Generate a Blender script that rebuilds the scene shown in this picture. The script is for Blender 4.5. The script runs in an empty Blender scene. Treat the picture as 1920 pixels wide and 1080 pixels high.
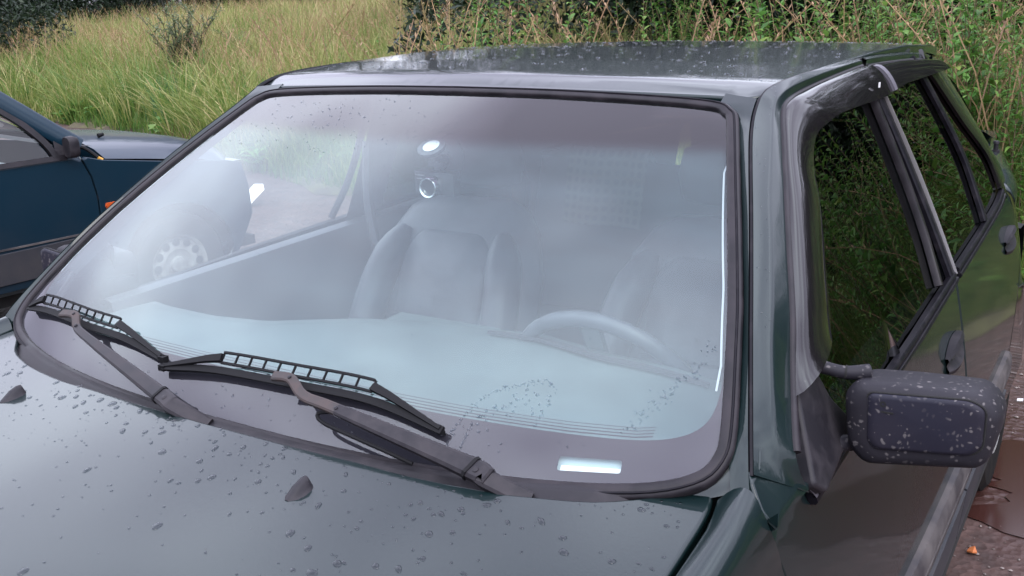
import bpy, bmesh, math, random
import numpy as np
from mathutils import Vector, Matrix
from mathutils.geometry import delaunay_2d_cdt

# ------------------------------------------------------------------ camera, sky, sun, exposure
S = bpy.context.scene
COL = S.collection
CAM_POS = np.array([1.17265, -0.92298, 1.59497])
YAW, PITCH, ROLL, FPX = 0.573243, 0.294309, -0.043173, 1890.3

def cam_axes(yaw, pit, rol):
    f = np.array([-math.sin(yaw) * math.cos(pit), math.cos(yaw) * math.cos(pit), -math.sin(pit)])
    r = np.cross(f, [0, 0, 1]); r /= np.linalg.norm(r); u = np.cross(r, f)
    return math.cos(rol) * r + math.sin(rol) * u, -math.sin(rol) * r + math.cos(rol) * u, f

_r, _u, _f = cam_axes(YAW, PITCH, ROLL)
cd = bpy.data.cameras.new('camera'); cam = bpy.data.objects.new('camera', cd); COL.objects.link(cam)
cam.matrix_world = Matrix(((_r[0], _u[0], -_f[0], CAM_POS[0]), (_r[1], _u[1], -_f[1], CAM_POS[1]),
                           (_r[2], _u[2], -_f[2], CAM_POS[2]), (0, 0, 0, 1)))
cd.sensor_width = 36; cd.lens = FPX / 1920 * 36; cd.clip_start = 0.05; cd.clip_end = 2000
S.camera = cam

SUN_EL, SUN_AZ = math.radians(48), math.radians(135)      # azimuth from +Y towards +X
W = bpy.data.worlds.new('World'); S.world = W; W.use_nodes = True
nt = W.node_tree; N = nt.nodes; L = nt.links; N.clear()
out = N.new('ShaderNodeOutputWorld'); bg = N.new('ShaderNodeBackground'); bg.inputs['Strength'].default_value = 0.1
L.new(bg.outputs[0], out.inputs[0])
sky = N.new('ShaderNodeTexSky'); sky.sky_type = 'NISHITA'; sky.sun_disc = False
sky.sun_elevation = SUN_EL; sky.sun_rotation = SUN_AZ
tc = N.new('ShaderNodeTexCoord'); sep = N.new('ShaderNodeSeparateXYZ'); L.new(tc.outputs['Generated'], sep.inputs[0])
# an overcast deck: CIE overcast luminance (three times brighter overhead than at the horizon) broken by soft cloud
grad = N.new('ShaderNodeMapRange'); L.new(sep.outputs['Z'], grad.inputs[0])
grad.inputs[1].default_value = -0.02; grad.inputs[2].default_value = 1.0
grad.inputs[3].default_value = 13.5; grad.inputs[4].default_value = 37.0
mp = N.new('ShaderNodeMapping'); mp.inputs['Scale'].default_value = (1.6, 1.6, 3.6); mp.inputs['Location'].default_value = (9.74, 1.9, 1.53)
L.new(tc.outputs['Generated'], mp.inputs[0])
nz = N.new('ShaderNodeTexNoise'); nz.inputs['Scale'].default_value = 1.05; nz.inputs['Detail'].default_value = 2.5; nz.inputs['Roughness'].default_value = 0.5
L.new(mp.outputs[0], nz.inputs['Vector'])
cr = N.new('ShaderNodeMapRange'); L.new(nz.outputs['Fac'], cr.inputs[0])
cr.inputs[1].default_value = 0.33; cr.inputs[2].default_value = 0.67; cr.inputs[3].default_value = 0.55; cr.inputs[4].default_value = 1.5
mul = N.new('ShaderNodeMath'); mul.operation = 'MULTIPLY'; L.new(grad.outputs[0], mul.inputs[0]); L.new(cr.outputs[0], mul.inputs[1])
# the deck glows round the veiled sun
dt = N.new('ShaderNodeVectorMath'); dt.operation = 'DOT_PRODUCT'; L.new(tc.outputs['Generated'], dt.inputs[0])
dt.inputs[1].default_value = (math.sin(SUN_AZ) * math.cos(SUN_EL), math.cos(SUN_AZ) * math.cos(SUN_EL), math.sin(SUN_EL))
ac = N.new('ShaderNodeMath'); ac.operation = 'ARCCOSINE'; L.new(dt.outputs['Value'], ac.inputs[0])
sq = N.new('ShaderNodeMath'); sq.operation = 'DIVIDE'; L.new(ac.outputs[0], sq.inputs[0]); sq.inputs[1].default_value = math.radians(26)
s2 = N.new('ShaderNodeMath'); s2.operation = 'MULTIPLY'; L.new(sq.outputs[0], s2.inputs[0]); L.new(sq.outputs[0], s2.inputs[1])
ng = N.new('ShaderNodeMath'); ng.operation = 'MULTIPLY'; L.new(s2.outputs[0], ng.inputs[0]); ng.inputs[1].default_value = -1
ex = N.new('ShaderNodeMath'); ex.operation = 'EXPONENT'; L.new(ng.outputs[0], ex.inputs[0])
gl_ = N.new('ShaderNodeMath'); gl_.operation = 'MULTIPLY_ADD'; L.new(ex.outputs[0], gl_.inputs[0]); gl_.inputs[1].default_value = 0.5; gl_.inputs[2].default_value = 1.0
mul2 = N.new('ShaderNodeMath'); mul2.operation = 'MULTIPLY'; L.new(mul.outputs[0], mul2.inputs[0]); L.new(gl_.outputs[0], mul2.inputs[1])
tint = N.new('ShaderNodeMix'); tint.data_type = 'RGBA'; ct = N.new('ShaderNodeMapRange'); L.new(nz.outputs['Fac'], ct.inputs[0]); ct.inputs[1].default_value = 0.36; ct.inputs[2].default_value = 0.64; L.new(ct.outputs[0], tint.inputs[0])
tint.inputs[6].default_value = (0.90, 0.875, 1.13, 1); tint.inputs[7].default_value = (0.90, 0.955, 1.10, 1)
cm = N.new('ShaderNodeVectorMath'); cm.operation = 'SCALE'; L.new(tint.outputs[2], cm.inputs[0]); L.new(mul2.outputs[0], cm.inputs[3])
mx = N.new('ShaderNodeMix'); mx.data_type = 'RGBA'; mx.inputs[0].default_value = 0.9
L.new(sky.outputs[0], mx.inputs[6]); L.new(cm.outputs[0], mx.inputs[7]); L.new(mx.outputs[2], bg.inputs[0])

sd = bpy.data.lights.new('sun', 'SUN'); sd.energy = 1.5; sd.angle = math.radians(30); sd.color = (1.0, 0.95, 0.85)
sun = bpy.data.objects.new('sun', sd); COL.objects.link(sun)
sv = Vector((math.sin(SUN_AZ) * math.cos(SUN_EL), math.cos(SUN_AZ) * math.cos(SUN_EL), math.sin(SUN_EL)))
sun.rotation_euler = sv.to_track_quat('Z', 'Y').to_euler()
S.view_settings.view_transform = 'Standard'; S.view_settings.look = 'None'
S.view_settings.exposure = 0.18; S.view_settings.gamma = 1.0; S.view_settings.use_curve_mapping = False
S.render.engine = 'CYCLES'
S.cycles.max_bounces = 14; S.cycles.transparent_max_bounces = 24; S.cycles.transmission_bounces = 8; S.cycles.glossy_bounces = 6
S.cycles.caustics_reflective = False; S.cycles.caustics_refractive = False
S.cycles.use_denoising = True

# ------------------------------------------------------------------ materials
def mat(name, base=(.5, .5, .5), rough=.5, metal=0., coat=0., spec=.5, coat_rough=.03):
    m = bpy.data.materials.new(name); m.use_nodes = True
    b = m.node_tree.nodes['Principled BSDF']
    b.inputs['Base Color'].default_value = (*base, 1); b.inputs['Roughness'].default_value = rough
    b.inputs['Metallic'].default_value = metal; b.inputs['Coat Weight'].default_value = coat
    b.inputs['Coat Roughness'].default_value = coat_rough; b.inputs['Specular IOR Level'].default_value = spec
    return m

def nd(m, t, **kw):
    n = m.node_tree.nodes.new(t)
    for k, v in kw.items():
        if k in ('data_type', 'operation', 'blend_type', 'feature', 'distribution', 'interpolation_type', 'vector_type'): setattr(n, k, v)
        else: n.inputs[k.replace('_', ' ')].default_value = v
    return n

def lk(m, a, b): m.node_tree.links.new(a, b)

def noise_mix(m, c1, c2, scale=5., detail=4., lo=.4, hi=.6, coord='Object', rough_rng=None, bump=None, stretch=(1, 1, 1), node_rough=.55):
    b = m.node_tree.nodes['Principled BSDF']
    t = nd(m, 'ShaderNodeTexCoord'); mpn = nd(m, 'ShaderNodeMapping'); mpn.inputs['Scale'].default_value = stretch
    lk(m, t.outputs[coord], mpn.inputs[0])
    n = nd(m, 'ShaderNodeTexNoise', Scale=scale, Detail=detail, Roughness=node_rough); lk(m, mpn.outputs[0], n.inputs['Vector'])
    r = nd(m, 'ShaderNodeMapRange'); lk(m, n.outputs['Fac'], r.inputs[0]); r.inputs[1].default_value = lo; r.inputs[2].default_value = hi
    x = nd(m, 'ShaderNodeMix', data_type='RGBA'); lk(m, r.outputs[0], x.inputs[0])
    x.inputs[6].default_value = (*c1, 1); x.inputs[7].default_value = (*c2, 1)
    lk(m, x.outputs[2], b.inputs['Base Color'])
    if rough_rng:
        rr = nd(m, 'ShaderNodeMapRange'); lk(m, r.outputs[0], rr.inputs[0])
        rr.inputs[3].default_value, rr.inputs[4].default_value = rough_rng; lk(m, rr.outputs[0], b.inputs['Roughness'])
    if bump:
        bp = nd(m, 'ShaderNodeBump', Strength=bump, Distance=.01); lk(m, n.outputs['Fac'], bp.inputs['Height']); lk(m, bp.outputs[0], b.inputs['Normal'])
    return x, r

def paint(name, base, dirt_col, dirt_scale=5., coat=1.):
    """metallic car paint under clear coat with a film of road dirt that thickens towards the sills"""
    m = mat(name, base, rough=.45, metal=.18, coat=coat, coat_rough=.035, spec=.18)
    m.node_tree.nodes['Principled BSDF'].inputs['Coat IOR'].default_value = 1.37
    b = m.node_tree.nodes['Principled BSDF']
    geo = nd(m, 'ShaderNodeNewGeometry'); sp = nd(m, 'ShaderNodeSeparateXYZ'); lk(m, geo.outputs['Position'], sp.inputs[0])
    hr = nd(m, 'ShaderNodeMapRange'); lk(m, sp.outputs['Z'], hr.inputs[0])
    hr.inputs[1].default_value = .95; hr.inputs[2].default_value = .42; hr.inputs[3].default_value = .0; hr.inputs[4].default_value = .34
    n = nd(m, 'ShaderNodeTexNoise', Scale=dirt_scale, Detail=7., Roughness=.62); lk(m, geo.outputs['Position'], n.inputs['Vector'])
    n2 = nd(m, 'ShaderNodeMath', operation='MULTIPLY_ADD'); lk(m, n.outputs['Fac'], n2.inputs[0]); n2.inputs[1].default_value = 2.4; n2.inputs[2].default_value = -.62
    f = nd(m, 'ShaderNodeMath', operation='MULTIPLY'); f.use_clamp = True; lk(m, hr.outputs[0], f.inputs[0]); lk(m, n2.outputs[0], f.inputs[1])
    # fine dried specks
    v = nd(m, 'ShaderNodeTexVoronoi', Scale=70.); lk(m, geo.outputs['Position'], v.inputs['Vector'])
    vr = nd(m, 'ShaderNodeMapRange'); lk(m, v.outputs['Distance'], vr.inputs[0]); vr.inputs[1].default_value = .12; vr.inputs[2].default_value = .02
    n3 = nd(m, 'ShaderNodeTexNoise', Scale=9., Detail=2.); lk(m, geo.outputs['Position'], n3.inputs['Vector'])
    n3r = nd(m, 'ShaderNodeMapRange'); lk(m, n3.outputs['Fac'], n3r.inputs[0]); n3r.inputs[1].default_value = .55; n3r.inputs[2].default_value = .7
    v2 = nd(m, 'ShaderNodeMath', operation='MULTIPLY'); lk(m, vr.outputs[0], v2.inputs[0]); lk(m, n3r.outputs[0], v2.inputs[1])
    v3 = nd(m, 'ShaderNodeMath', operation='MULTIPLY'); lk(m, v2.outputs[0], v3.inputs[0]); v3.inputs[1].default_value = .5
    ff = nd(m, 'ShaderNodeMath', operation='MAXIMUM'); lk(m, f.outputs[0], ff.inputs[0]); lk(m, v3.outputs[0], ff.inputs[1])
    x = nd(m, 'ShaderNodeMix', data_type='RGBA'); lk(m, ff.outputs[0], x.inputs[0]); x.inputs[6].default_value = (*base, 1); x.inputs[7].default_value = (*dirt_col, 1)
    lk(m, x.outputs[2], b.inputs['Base Color'])
    inv = nd(m, 'ShaderNodeMapRange'); lk(m, ff.outputs[0], inv.inputs[0]); inv.inputs[2].default_value = .7; inv.inputs[3].default_value = coat; inv.inputs[4].default_value = .25
    lk(m, inv.outputs[0], b.inputs['Coat Weight'])
    mt = nd(m, 'ShaderNodeMapRange'); lk(m, ff.outputs[0], mt.inputs[0]); mt.inputs[2].default_value = .5; mt.inputs[3].default_value = .18; mt.inputs[4].default_value = 0.
    lk(m, mt.outputs[0], b.inputs['Metallic'])
    # orange peel
    n4 = nd(m, 'ShaderNodeTexNoise', Scale=260., Detail=1.); lk(m, geo.outputs['Position'], n4.inputs['Vector'])
    bp = nd(m, 'ShaderNodeBump', Strength=.018, Distance=.004); lk(m, n4.outputs['Fac'], bp.inputs['Height'])
    lk(m, bp.outputs[0], b.inputs['Coat Normal'])
    return m

def glass_mat(name, tint, refl=1.0, ior=1.52, haze=0., haze_col=(.6, .7, .72), rough=0.0):
    """thin sheet: Fresnel reflection over a tinted clear sheet, with an optional film of dust"""
    m = bpy.data.materials.new(name); m.use_nodes = True
    t = m.node_tree; t.nodes.clear()
    o = nd(m, 'ShaderNodeOutputMaterial'); tr = nd(m, 'ShaderNodeBsdfTransparent'); tr.inputs[0].default_value = (*tint, 1)
    gl = nd(m, 'ShaderNodeBsdfGlossy'); gl.inputs['Roughness'].default_value = rough; gl.inputs['Color'].default_value = (1, 1, 1, 1)
    fr = nd(m, 'ShaderNodeFresnel'); gb = nd(m, 'ShaderNodeNewGeometry'); im_ = nd(m, 'ShaderNodeMapRange'); lk(m, gb.outputs['Backfacing'], im_.inputs[0])
    im_.inputs[3].default_value = ior; im_.inputs[4].default_value = 1 / ior; lk(m, im_.outputs[0], fr.inputs['IOR'])   # same reflection from either side of a thin sheet
    k = nd(m, 'ShaderNodeMath', operation='MULTIPLY'); k.use_clamp = True; lk(m, fr.outputs[0], k.inputs[0]); k.inputs[1].default_value = refl
    mxs = nd(m, 'ShaderNodeMixShader'); lk(m, k.outputs[0], mxs.inputs[0]); lk(m, tr.outputs[0], mxs.inputs[1]); lk(m, gl.outputs[0], mxs.inputs[2])
    if haze:
        df = nd(m, 'ShaderNodeBsdfDiffuse'); df.inputs[0].default_value = (*haze_col, 1)
        tl = nd(m, 'ShaderNodeBsdfTranslucent'); tl.inputs[0].default_value = (*haze_col, 1)
        h0 = nd(m, 'ShaderNodeMixShader'); h0.inputs[0].default_value = .5; lk(m, df.outputs[0], h0.inputs[1]); lk(m, tl.outputs[0], h0.inputs[2])
        h = nd(m, 'ShaderNodeMixShader'); h.inputs[0].default_value = haze; lk(m, mxs.outputs[0], h.inputs[1]); lk(m, h0.outputs[0], h.inputs[2])
        lk(m, h.outputs[0], o.inputs[0])
    else: lk(m, mxs.outputs[0], o.inputs[0])
    return m

M = {}
M['green'] = paint('dark_green_paint', (.003, .011, .0115), (.034, .025, .024))
M['blue'] = paint('dark_blue_paint', (.001, .016, .030), (.026, .026, .030), coat=.5)
M['rubber'] = mat('black_rubber', (.022, .020, .024), .42, spec=.22); noise_mix(M['rubber'], (.009, .008, .010), (.026, .022, .026), 18, 6, .4, .75, rough_rng=(.34, .6))
M['plastic'] = mat('grey_black_plastic', (.03, .03, .035), .45, spec=.25)
noise_mix(M['plastic'], (.012, .011, .014), (.034, .030, .034), 25, 6, .45, .8, rough_rng=(.5, .7), bump=.05)
M['trim'] = mat('black_window_trim', (.02, .019, .024), .36, spec=.1); noise_mix(M['trim'], (.007, .0065, .009), (.024, .021, .025), 30, 6, .5, .85, rough_rng=(.36, .6))
M['gloss'] = mat('smoked_acrylic', (.010, .009, .010), .07, spec=.45)
noise_mix(M['gloss'], (.008, .007, .008), (.10, .09, .085), 60, 6, .68, .85, rough_rng=(.06, .4))
M['matte_grey'] = mat('grey_end_face', (.085, .08, .095), .5)
M['arm'] = mat('wiper_arm_grey', (.10, .095, .105), .5, spec=.18); noise_mix(M['arm'], (.015, .014, .017), (.036, .032, .035), 30, 5, .4, .75, rough_rng=(.35, .6))
M['rust'] = mat('rusty_arm', (.2, .1, .06), .65); noise_mix(M['rust'], (.022, .018, .018), (.038, .024, .021), 60, 6, .35, .65)
M['black'] = mat('soft_black', (.006, .006, .007), .6, spec=.15)
M['dark'] = mat('dark_void', (.006, .006, .006), .9)
M['tyre'] = mat('tyre_rubber', (.02, .019, .019), .8, spec=.15); noise_mix(M['tyre'], (.009, .009, .009), (.03, .024, .02), 12, 6, .45, .8)
M['steel'] = mat('white_steel', (.3, .29, .28), .6); noise_mix(M['steel'], (.20, .195, .185), (.08, .07, .065), 14, 6, .4, .7)
M['alloy'] = mat('alloy', (.35, .34, .34), .4, metal=.6)
M['chrome'] = mat('chrome', (.6, .6, .62), .2, metal=1.)
M['orange'] = mat('orange_lens', (.42, .07, .015), .2)
M['yellow'] = mat('yellow_plastic', (.5, .26, .03), .4)
M['leather'] = mat('grey_leather', (.085, .085, .095), .45); noise_mix(M['leather'], (.045, .045, .056), (.078, .078, .092), 22, 6, .35, .7, bump=.2)
M['leather_dark'] = mat('dark_leather', (.04, .038, .045), .5)
M['dash'] = mat('dash_plastic', (.09, .10, .105), .6); noise_mix(M['dash'], (.07, .09, .094), (.095, .118, .122), 9, 6, .4, .7)
M['carpet'] = mat('cabin_carpet', (.03, .028, .032), .95)
M['lining'] = mat('cabin_lining', (.055, .052, .058), .9)
M['cardgrey'] = mat('door_card', (.10, .10, .115), .7)
M['white'] = mat('white_print', (.62, .62, .62), .5)
M['stripw'] = mat('pale_sealant', (.30, .32, .34), .5)
M['paper'] = mat('white_paper', (.75, .74, .72), .7)
M['cloth'] = mat('dotted_cloth', (.2, .22, .2), .9)
M['cam'] = mat('camera_plastic', (.025, .024, .028), .4)
M['lens'] = mat('lens_glass', (.01, .01, .012), .05)
M['primer'] = mat('lower_cladding', (.06, .06, .065), .6); noise_mix(M['primer'], (.014, .016, .022), (.032, .030, .032), 6, 7, .35, .7)
M['strip'] = mat('grey_rub_strip', (.13, .125, .13), .6, spec=.2); noise_mix(M['strip'], (.038, .035, .038), (.095, .085, .082), 14, 7, .35, .7, rough_rng=(.45, .8))
M['wind'] = glass_mat('windscreen_glass', (.88, .97, .955), 1.3)
M['side'] = glass_mat('tinted_side_glass', (.09, .105, .10), .75)
M['clearside'] = glass_mat('clear_side_glass', (.93, .97, .94), 1.0)
M['water'] = None
def water():
    """a bead of rain: one sees the paint through it and a weaker, curved reflection on it"""
    m = glass_mat('rain_water', (.55, .58, .61), 1.0, 1.36)  # grey tint paints in the dark that refraction would give a bead
    return m
M['water'] = water()
M['glasswater'] = glass_mat('rain_on_glass', (.70, .73, .76), 1.0, 1.33)  # paler tint, again painting the refracted dark of the beads

def film_mat():
    """greasy dust on the inside of the windscreen: a thin diffuse veil with wiped streaks"""
    m = bpy.data.materials.new('inside_dust_film'); m.use_nodes = True; m.node_tree.nodes.clear()
    o = nd(m, 'ShaderNodeOutputMaterial'); tr = nd(m, 'ShaderNodeBsdfTransparent'); tr.inputs[0].default_value = (.95, .98, .97, 1)
    df = nd(m, 'ShaderNodeBsdfDiffuse'); df.inputs[0].default_value = (.50, .715, .80, 1)
    tl = nd(m, 'ShaderNodeBsdfTranslucent'); tl.inputs[0].default_value = (.50, .715, .80, 1)
    h = nd(m, 'ShaderNodeMixShader'); h.inputs[0].default_value = .35; lk(m, df.outputs[0], h.inputs[1]); lk(m, tl.outputs[0], h.inputs[2])
    geo = nd(m, 'ShaderNodeNewGeometry')
    mpn = nd(m, 'ShaderNodeMapping'); mpn.inputs['Rotation'].default_value = (0, .5, .3); mpn.inputs['Scale'].default_value = (1.2, 3.5, 5.0); lk(m, geo.outputs['Position'], mpn.inputs[0])
    n = nd(m, 'ShaderNodeTexNoise', Scale=2.2, Detail=6., Roughness=.6); lk(m, mpn.outputs[0], n.inputs['Vector'])
    n2 = nd(m, 'ShaderNodeTexNoise', Scale=120., Detail=3., Roughness=.6); lk(m, geo.outputs['Position'], n2.inputs['Vector'])
    r = nd(m, 'ShaderNodeMapRange'); lk(m, n.outputs['Fac'], r.inputs[0]); r.inputs[1].default_value = .3; r.inputs[2].default_value = .75
    r.inputs[3].default_value = FILM * .75; r.inputs[4].default_value = FILM * 1.35
    r2 = nd(m, 'ShaderNodeMapRange'); lk(m, n2.outputs['Fac'], r2.inputs[0]); r2.inputs[3].default_value = .85; r2.inputs[4].default_value = 1.15
    k = nd(m, 'ShaderNodeMath', operation='MULTIPLY'); lk(m, r.outputs[0], k.inputs[0]); k.inputs[1].default_value = 1.0
    x = nd(m, 'ShaderNodeMixShader'); lk(m, k.outputs[0], x.inputs[0]); lk(m, tr.outputs[0], x.inputs[1]); lk(m, h.outputs[0], x.inputs[2])
    lk(m, x.outputs[0], o.inputs[0])
    return m
FILM = .088
M['film'] = film_mat()
M['frit'] = mat('black_ceramic_frit', (.026, .020, .028), .7, spec=.1)

def shade_mat():
    """the graded sun band printed into the top of the windscreen"""
    m = bpy.data.materials.new('sun_band_tint'); m.use_nodes = True; m.node_tree.nodes.clear()
    o = nd(m, 'ShaderNodeOutputMaterial'); tr = nd(m, 'ShaderNodeBsdfTransparent')
    geo = nd(m, 'ShaderNodeNewGeometry'); sp = nd(m, 'ShaderNodeSeparateXYZ'); lk(m, geo.outputs['Position'], sp.inputs[0])
    r = nd(m, 'ShaderNodeMapRange', interpolation_type='SMOOTHSTEP'); lk(m, sp.outputs['Z'], r.inputs[0]); r.inputs[1].default_value = 1.304; r.inputs[2].default_value = 1.335
    x = nd(m, 'ShaderNodeMix', data_type='RGBA'); lk(m, r.outputs[0], x.inputs[0]); x.inputs[6].default_value = (1, 1, 1, 1); x.inputs[7].default_value = (.10, .05, .08, 1)
    lk(m, x.outputs[2], tr.inputs[0]); lk(m, tr.outputs[0], o.inputs[0])
    return m
M['shade'] = shade_mat()

def leaf_mat(name, c1, c2, c3, trans=.35, rough=.5):
    """leaf or blade: colour runs over the per-plant value 'tone' (0 green, 1 dry)"""
    m = mat(name, c1, rough, spec=.35); b = m.node_tree.nodes['Principled BSDF']
    a = nd(m, 'ShaderNodeAttribute'); a.attribute_name = 'tone'
    rp = nd(m, 'ShaderNodeValToRGB'); lk(m, a.outputs['Fac'], rp.inputs[0])
    e = rp.color_ramp.elements; e[0].position = 0; e[0].color = (*c1, 1); e[1].position = 1; e[1].color = (*c3, 1)
    k = e.new(.5); k.color = (*c2, 1)
    lk(m, rp.outputs[0], b.inputs['Base Color'])
    tl = nd(m, 'ShaderNodeBsdfTranslucent'); lk(m, rp.outputs[0], tl.inputs[0])
    x = nd(m, 'ShaderNodeMixShader'); x.inputs[0].default_value = trans
    o = m.node_tree.nodes['Material Output']; lk(m, b.outputs[0], x.inputs[1]); lk(m, tl.outputs[0], x.inputs[2]); lk(m, x.outputs[0], o.inputs[0])
    return m
M['grass'] = leaf_mat('meadow_grass_blades', (.075, .170, .030), (.23, .27, .070), (.56, .46, .24), .4)
M['seed'] = leaf_mat('dry_seed_heads', (.22, .17, .075), (.34, .22, .12), (.38, .25, .17), .3, .8)
M['leaf'] = leaf_mat('weed_leaves', (.052, .155, .032), (.10, .235, .045), (.22, .29, .065), .4)
M['bush'] = leaf_mat('grey_green_shrub_leaves', (.085, .13, .06), (.13, .17, .08), (.18, .20, .10), .4)
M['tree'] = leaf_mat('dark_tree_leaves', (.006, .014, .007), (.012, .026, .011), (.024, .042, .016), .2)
M['stem'] = mat('weed_stem', (.10, .075, .035), .7)
M['bark'] = mat('tree_bark', (.05, .04, .032), .9)

# ------------------------------------------------------------------ object helpers
def link(o, parent=None):
    COL.objects.link(o)
    if parent is not None: o.parent = parent
    return o

def tag(o, label, cat, group=None, kind=None):
    if label: o['label'] = label
    if cat: o['category'] = cat
    if group: o['group'] = group
    if kind: o['kind'] = kind
    return o

def struct(o): o['kind'] = 'structure'; return o
def stuff(o): o['kind'] = 'stuff'; return o
def empty(name, loc=(0, 0, 0), label=None, cat=None, group=None, rz=0.):
    o = bpy.data.objects.new(name, None); o.location = loc; o.rotation_euler = (0, 0, rz); o.empty_display_size = .1
    return tag(link(o), label, cat, group)

def mesh_obj(name, V, F, m, parent=None, smooth=True, normals=None, angle=None):
    me = bpy.data.meshes.new(name); me.from_pydata([tuple(map(float, v)) for v in V], [], [tuple(int(i) for i in f) for f in F])
    if smooth and len(me.polygons): me.polygons.foreach_set('use_smooth', [True] * len(me.polygons))
    me.materials.append(m); me.update()
    if normals is not None: me.normals_split_custom_set_from_vertices([tuple(map(float, n)) for n in normals])
    elif angle: me.set_sharp_from_angle(angle=math.radians(angle))
    return link(bpy.data.objects.new(name, me), parent)

class MB:
    """collects simple shapes into one mesh"""
    def __init__(s): s.v = []; s.f = []
    def add(s, V, F):
        k = len(s.v); s.v += [tuple(map(float, p)) for p in V]; s.f += [tuple(i + k for i in f) for f in F]; return s
    def box(s, c, d, R=None):
        V = [np.array([x, y, z]) * np.array(d) / 2 for x in (-1, 1) for y in (-1, 1) for z in (-1, 1)]
        if R is not None: V = [R @ p for p in V]
        return s.add([p + np.array(c) for p in V], [(0, 1, 3, 2), (4, 6, 7, 5), (0, 4, 5, 1), (2, 3, 7, 6), (0, 2, 6, 4), (1, 5, 7, 3)])
    def tube(s, P, r, n=8, caps=True):
        P = [np.array(p, float) for p in P]; rr = r if hasattr(r, '__len__') else [r] * len(P)
        V = []; F = []; up = None
        for i, p in enumerate(P):
            t = P[min(i + 1, len(P) - 1)] - P[max(i - 1, 0)]; t /= np.linalg.norm(t) + 1e-12
            if up is None: up = np.array([0, 0, 1.]) if abs(t[2]) < .9 else np.array([1., 0, 0])
            a = np.cross(t, up); a /= np.linalg.norm(a) + 1e-12; b = np.cross(a, t); up = b
            for k in range(n):
                q = 2 * math.pi * k / n; V.append(p + rr[i] * (math.cos(q) * a + math.sin(q) * b))
        for i in range(len(P) - 1):
            for k in range(n):
                F.append((i * n + k, i * n + (k + 1) % n, (i + 1) * n + (k + 1) % n, (i + 1) * n + k))
        if caps: F.append(tuple(range(n))[::-1]); F.append(tuple((len(P) - 1) * n + k for k in range(n)))
        return s.add(V, F)
    def sweep(s, P, Nn, prof, closed=True, scale=None):
        """profile [(a, b)] : a along side vector, b along surface normal"""
        P = [np.array(p, float) for p in P]; V = []; F = []; n = len(prof)
        for i, p in enumerate(P):
            t = P[min(i + 1, len(P) - 1)] - P[max(i - 1, 0)]; t /= np.linalg.norm(t) + 1e-12
            nn = np.array(Nn[i], float); sd_ = np.cross(t, nn); sd_ /= np.linalg.norm(sd_) + 1e-12; nn = np.cross(sd_, t)
            k = 1 if scale is None else scale[i]
            for a, b in prof: V.append(p + sd_ * a * k + nn * b * k)
        m = n if closed else n - 1
        for i in range(len(P) - 1):
            for k in range(m): F.append((i * n + k, i * n + (k + 1) % n, (i + 1) * n + (k + 1) % n, (i + 1) * n + k))
        if closed: F.append(tuple(range(n))[::-1]); F.append(tuple((len(P) - 1) * n + k for k in range(n)))
        return s.add(V, F)
    def loft(s, rows, closed=False):
        n = len(rows[0]); V = [p for r in rows for p in r]; F = []
        for i in range(len(rows) - 1):
            for k in range(n if closed else n - 1): F.append((i * n + k, i * n + (k + 1) % n, (i + 1) * n + (k + 1) % n, (i + 1) * n + k))
        return s.add(V, F)
    def disc(s, c, nrm, r0, r1, n=24):
        nrm = np.array(nrm, float); nrm /= np.linalg.norm(nrm); a = np.cross(nrm, [0, 0, 1.]) if abs(nrm[2]) < .9 else np.cross(nrm, [1., 0, 0]); a /= np.linalg.norm(a); b = np.cross(nrm, a)
        V = []; c = np.array(c, float)
        for k in range(n):
            q = 2 * math.pi * k / n; e = math.cos(q) * a + math.sin(q) * b; V += [c + e * r0, c + e * r1]
        return s.add(V, [(2 * k, 2 * k + 1, (2 * k + 3) % (2 * n), (2 * k + 2) % (2 * n)) for k in range(n)])
    def build(s, name, m, parent=None, smooth=True, angle=40, mirror=False, fix=True, label=None):
        V = [(-p[0], p[1], p[2]) for p in s.v] if mirror else s.v
        F = [f[::-1] for f in s.f] if mirror else s.f
        o = mesh_obj(name, V, F, m, parent, smooth)
        if fix:
            bm = bmesh.new(); bm.from_mesh(o.data); bmesh.ops.recalc_face_normals(bm, faces=bm.faces); bm.to_mesh(o.data); bm.free()
        if smooth and angle: o.data.set_sharp_from_angle(angle=math.radians(angle))
        if label: o['label'] = label
        return o

def catmull(P, n=6, closed=False):
    P = [np.array(p, float) for p in P]; out_ = []
    m = len(P)
    for i in range(m if closed else m - 1):
        if closed: p0, p1, p2, p3 = P[(i - 1) % m], P[i], P[(i + 1) % m], P[(i + 2) % m]
        else: p0, p1, p2, p3 = P[max(i - 1, 0)], P[i], P[i + 1], P[min(i + 2, m - 1)]
        for k in range(n):
            t = k / n; out_.append(.5 * (2 * p1 + (p2 - p0) * t + (2 * p0 - 5 * p1 + 4 * p2 - p3) * t * t + (3 * p1 - p0 - 3 * p2 + p3) * t ** 3))
    if not closed: out_.append(P[-1])
    return out_

def resample(P, n):
    P = np.array(P, float); d = np.r_[0, np.cumsum(np.linalg.norm(np.diff(P, axis=0), axis=1))]
    t = np.linspace(0, d[-1], n); return np.stack([np.interp(t, d, P[:, k]) for k in range(P.shape[1])], 1)

def roundpoly(P, r, n=5):
    """round every corner of a closed polygon; r a number or one radius per corner"""
    P = [np.array(p, float) for p in P]; o = []; m = len(P)
    for i, p in enumerate(P):
        rr = r[i] if hasattr(r, '__len__') else r
        if rr <= 0: o.append(p); continue
        a, b = P[i - 1] - p, P[(i + 1) % m] - p; la, lb = np.linalg.norm(a), np.linalg.norm(b)
        k = min(rr, la * .45, lb * .45); A, B = p + a / la * k, p + b / lb * k
        for j in range(n + 1):
            t = j / n; o.append((1 - t) ** 2 * A + 2 * t * (1 - t) * p + t * t * B)
    return o

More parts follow.
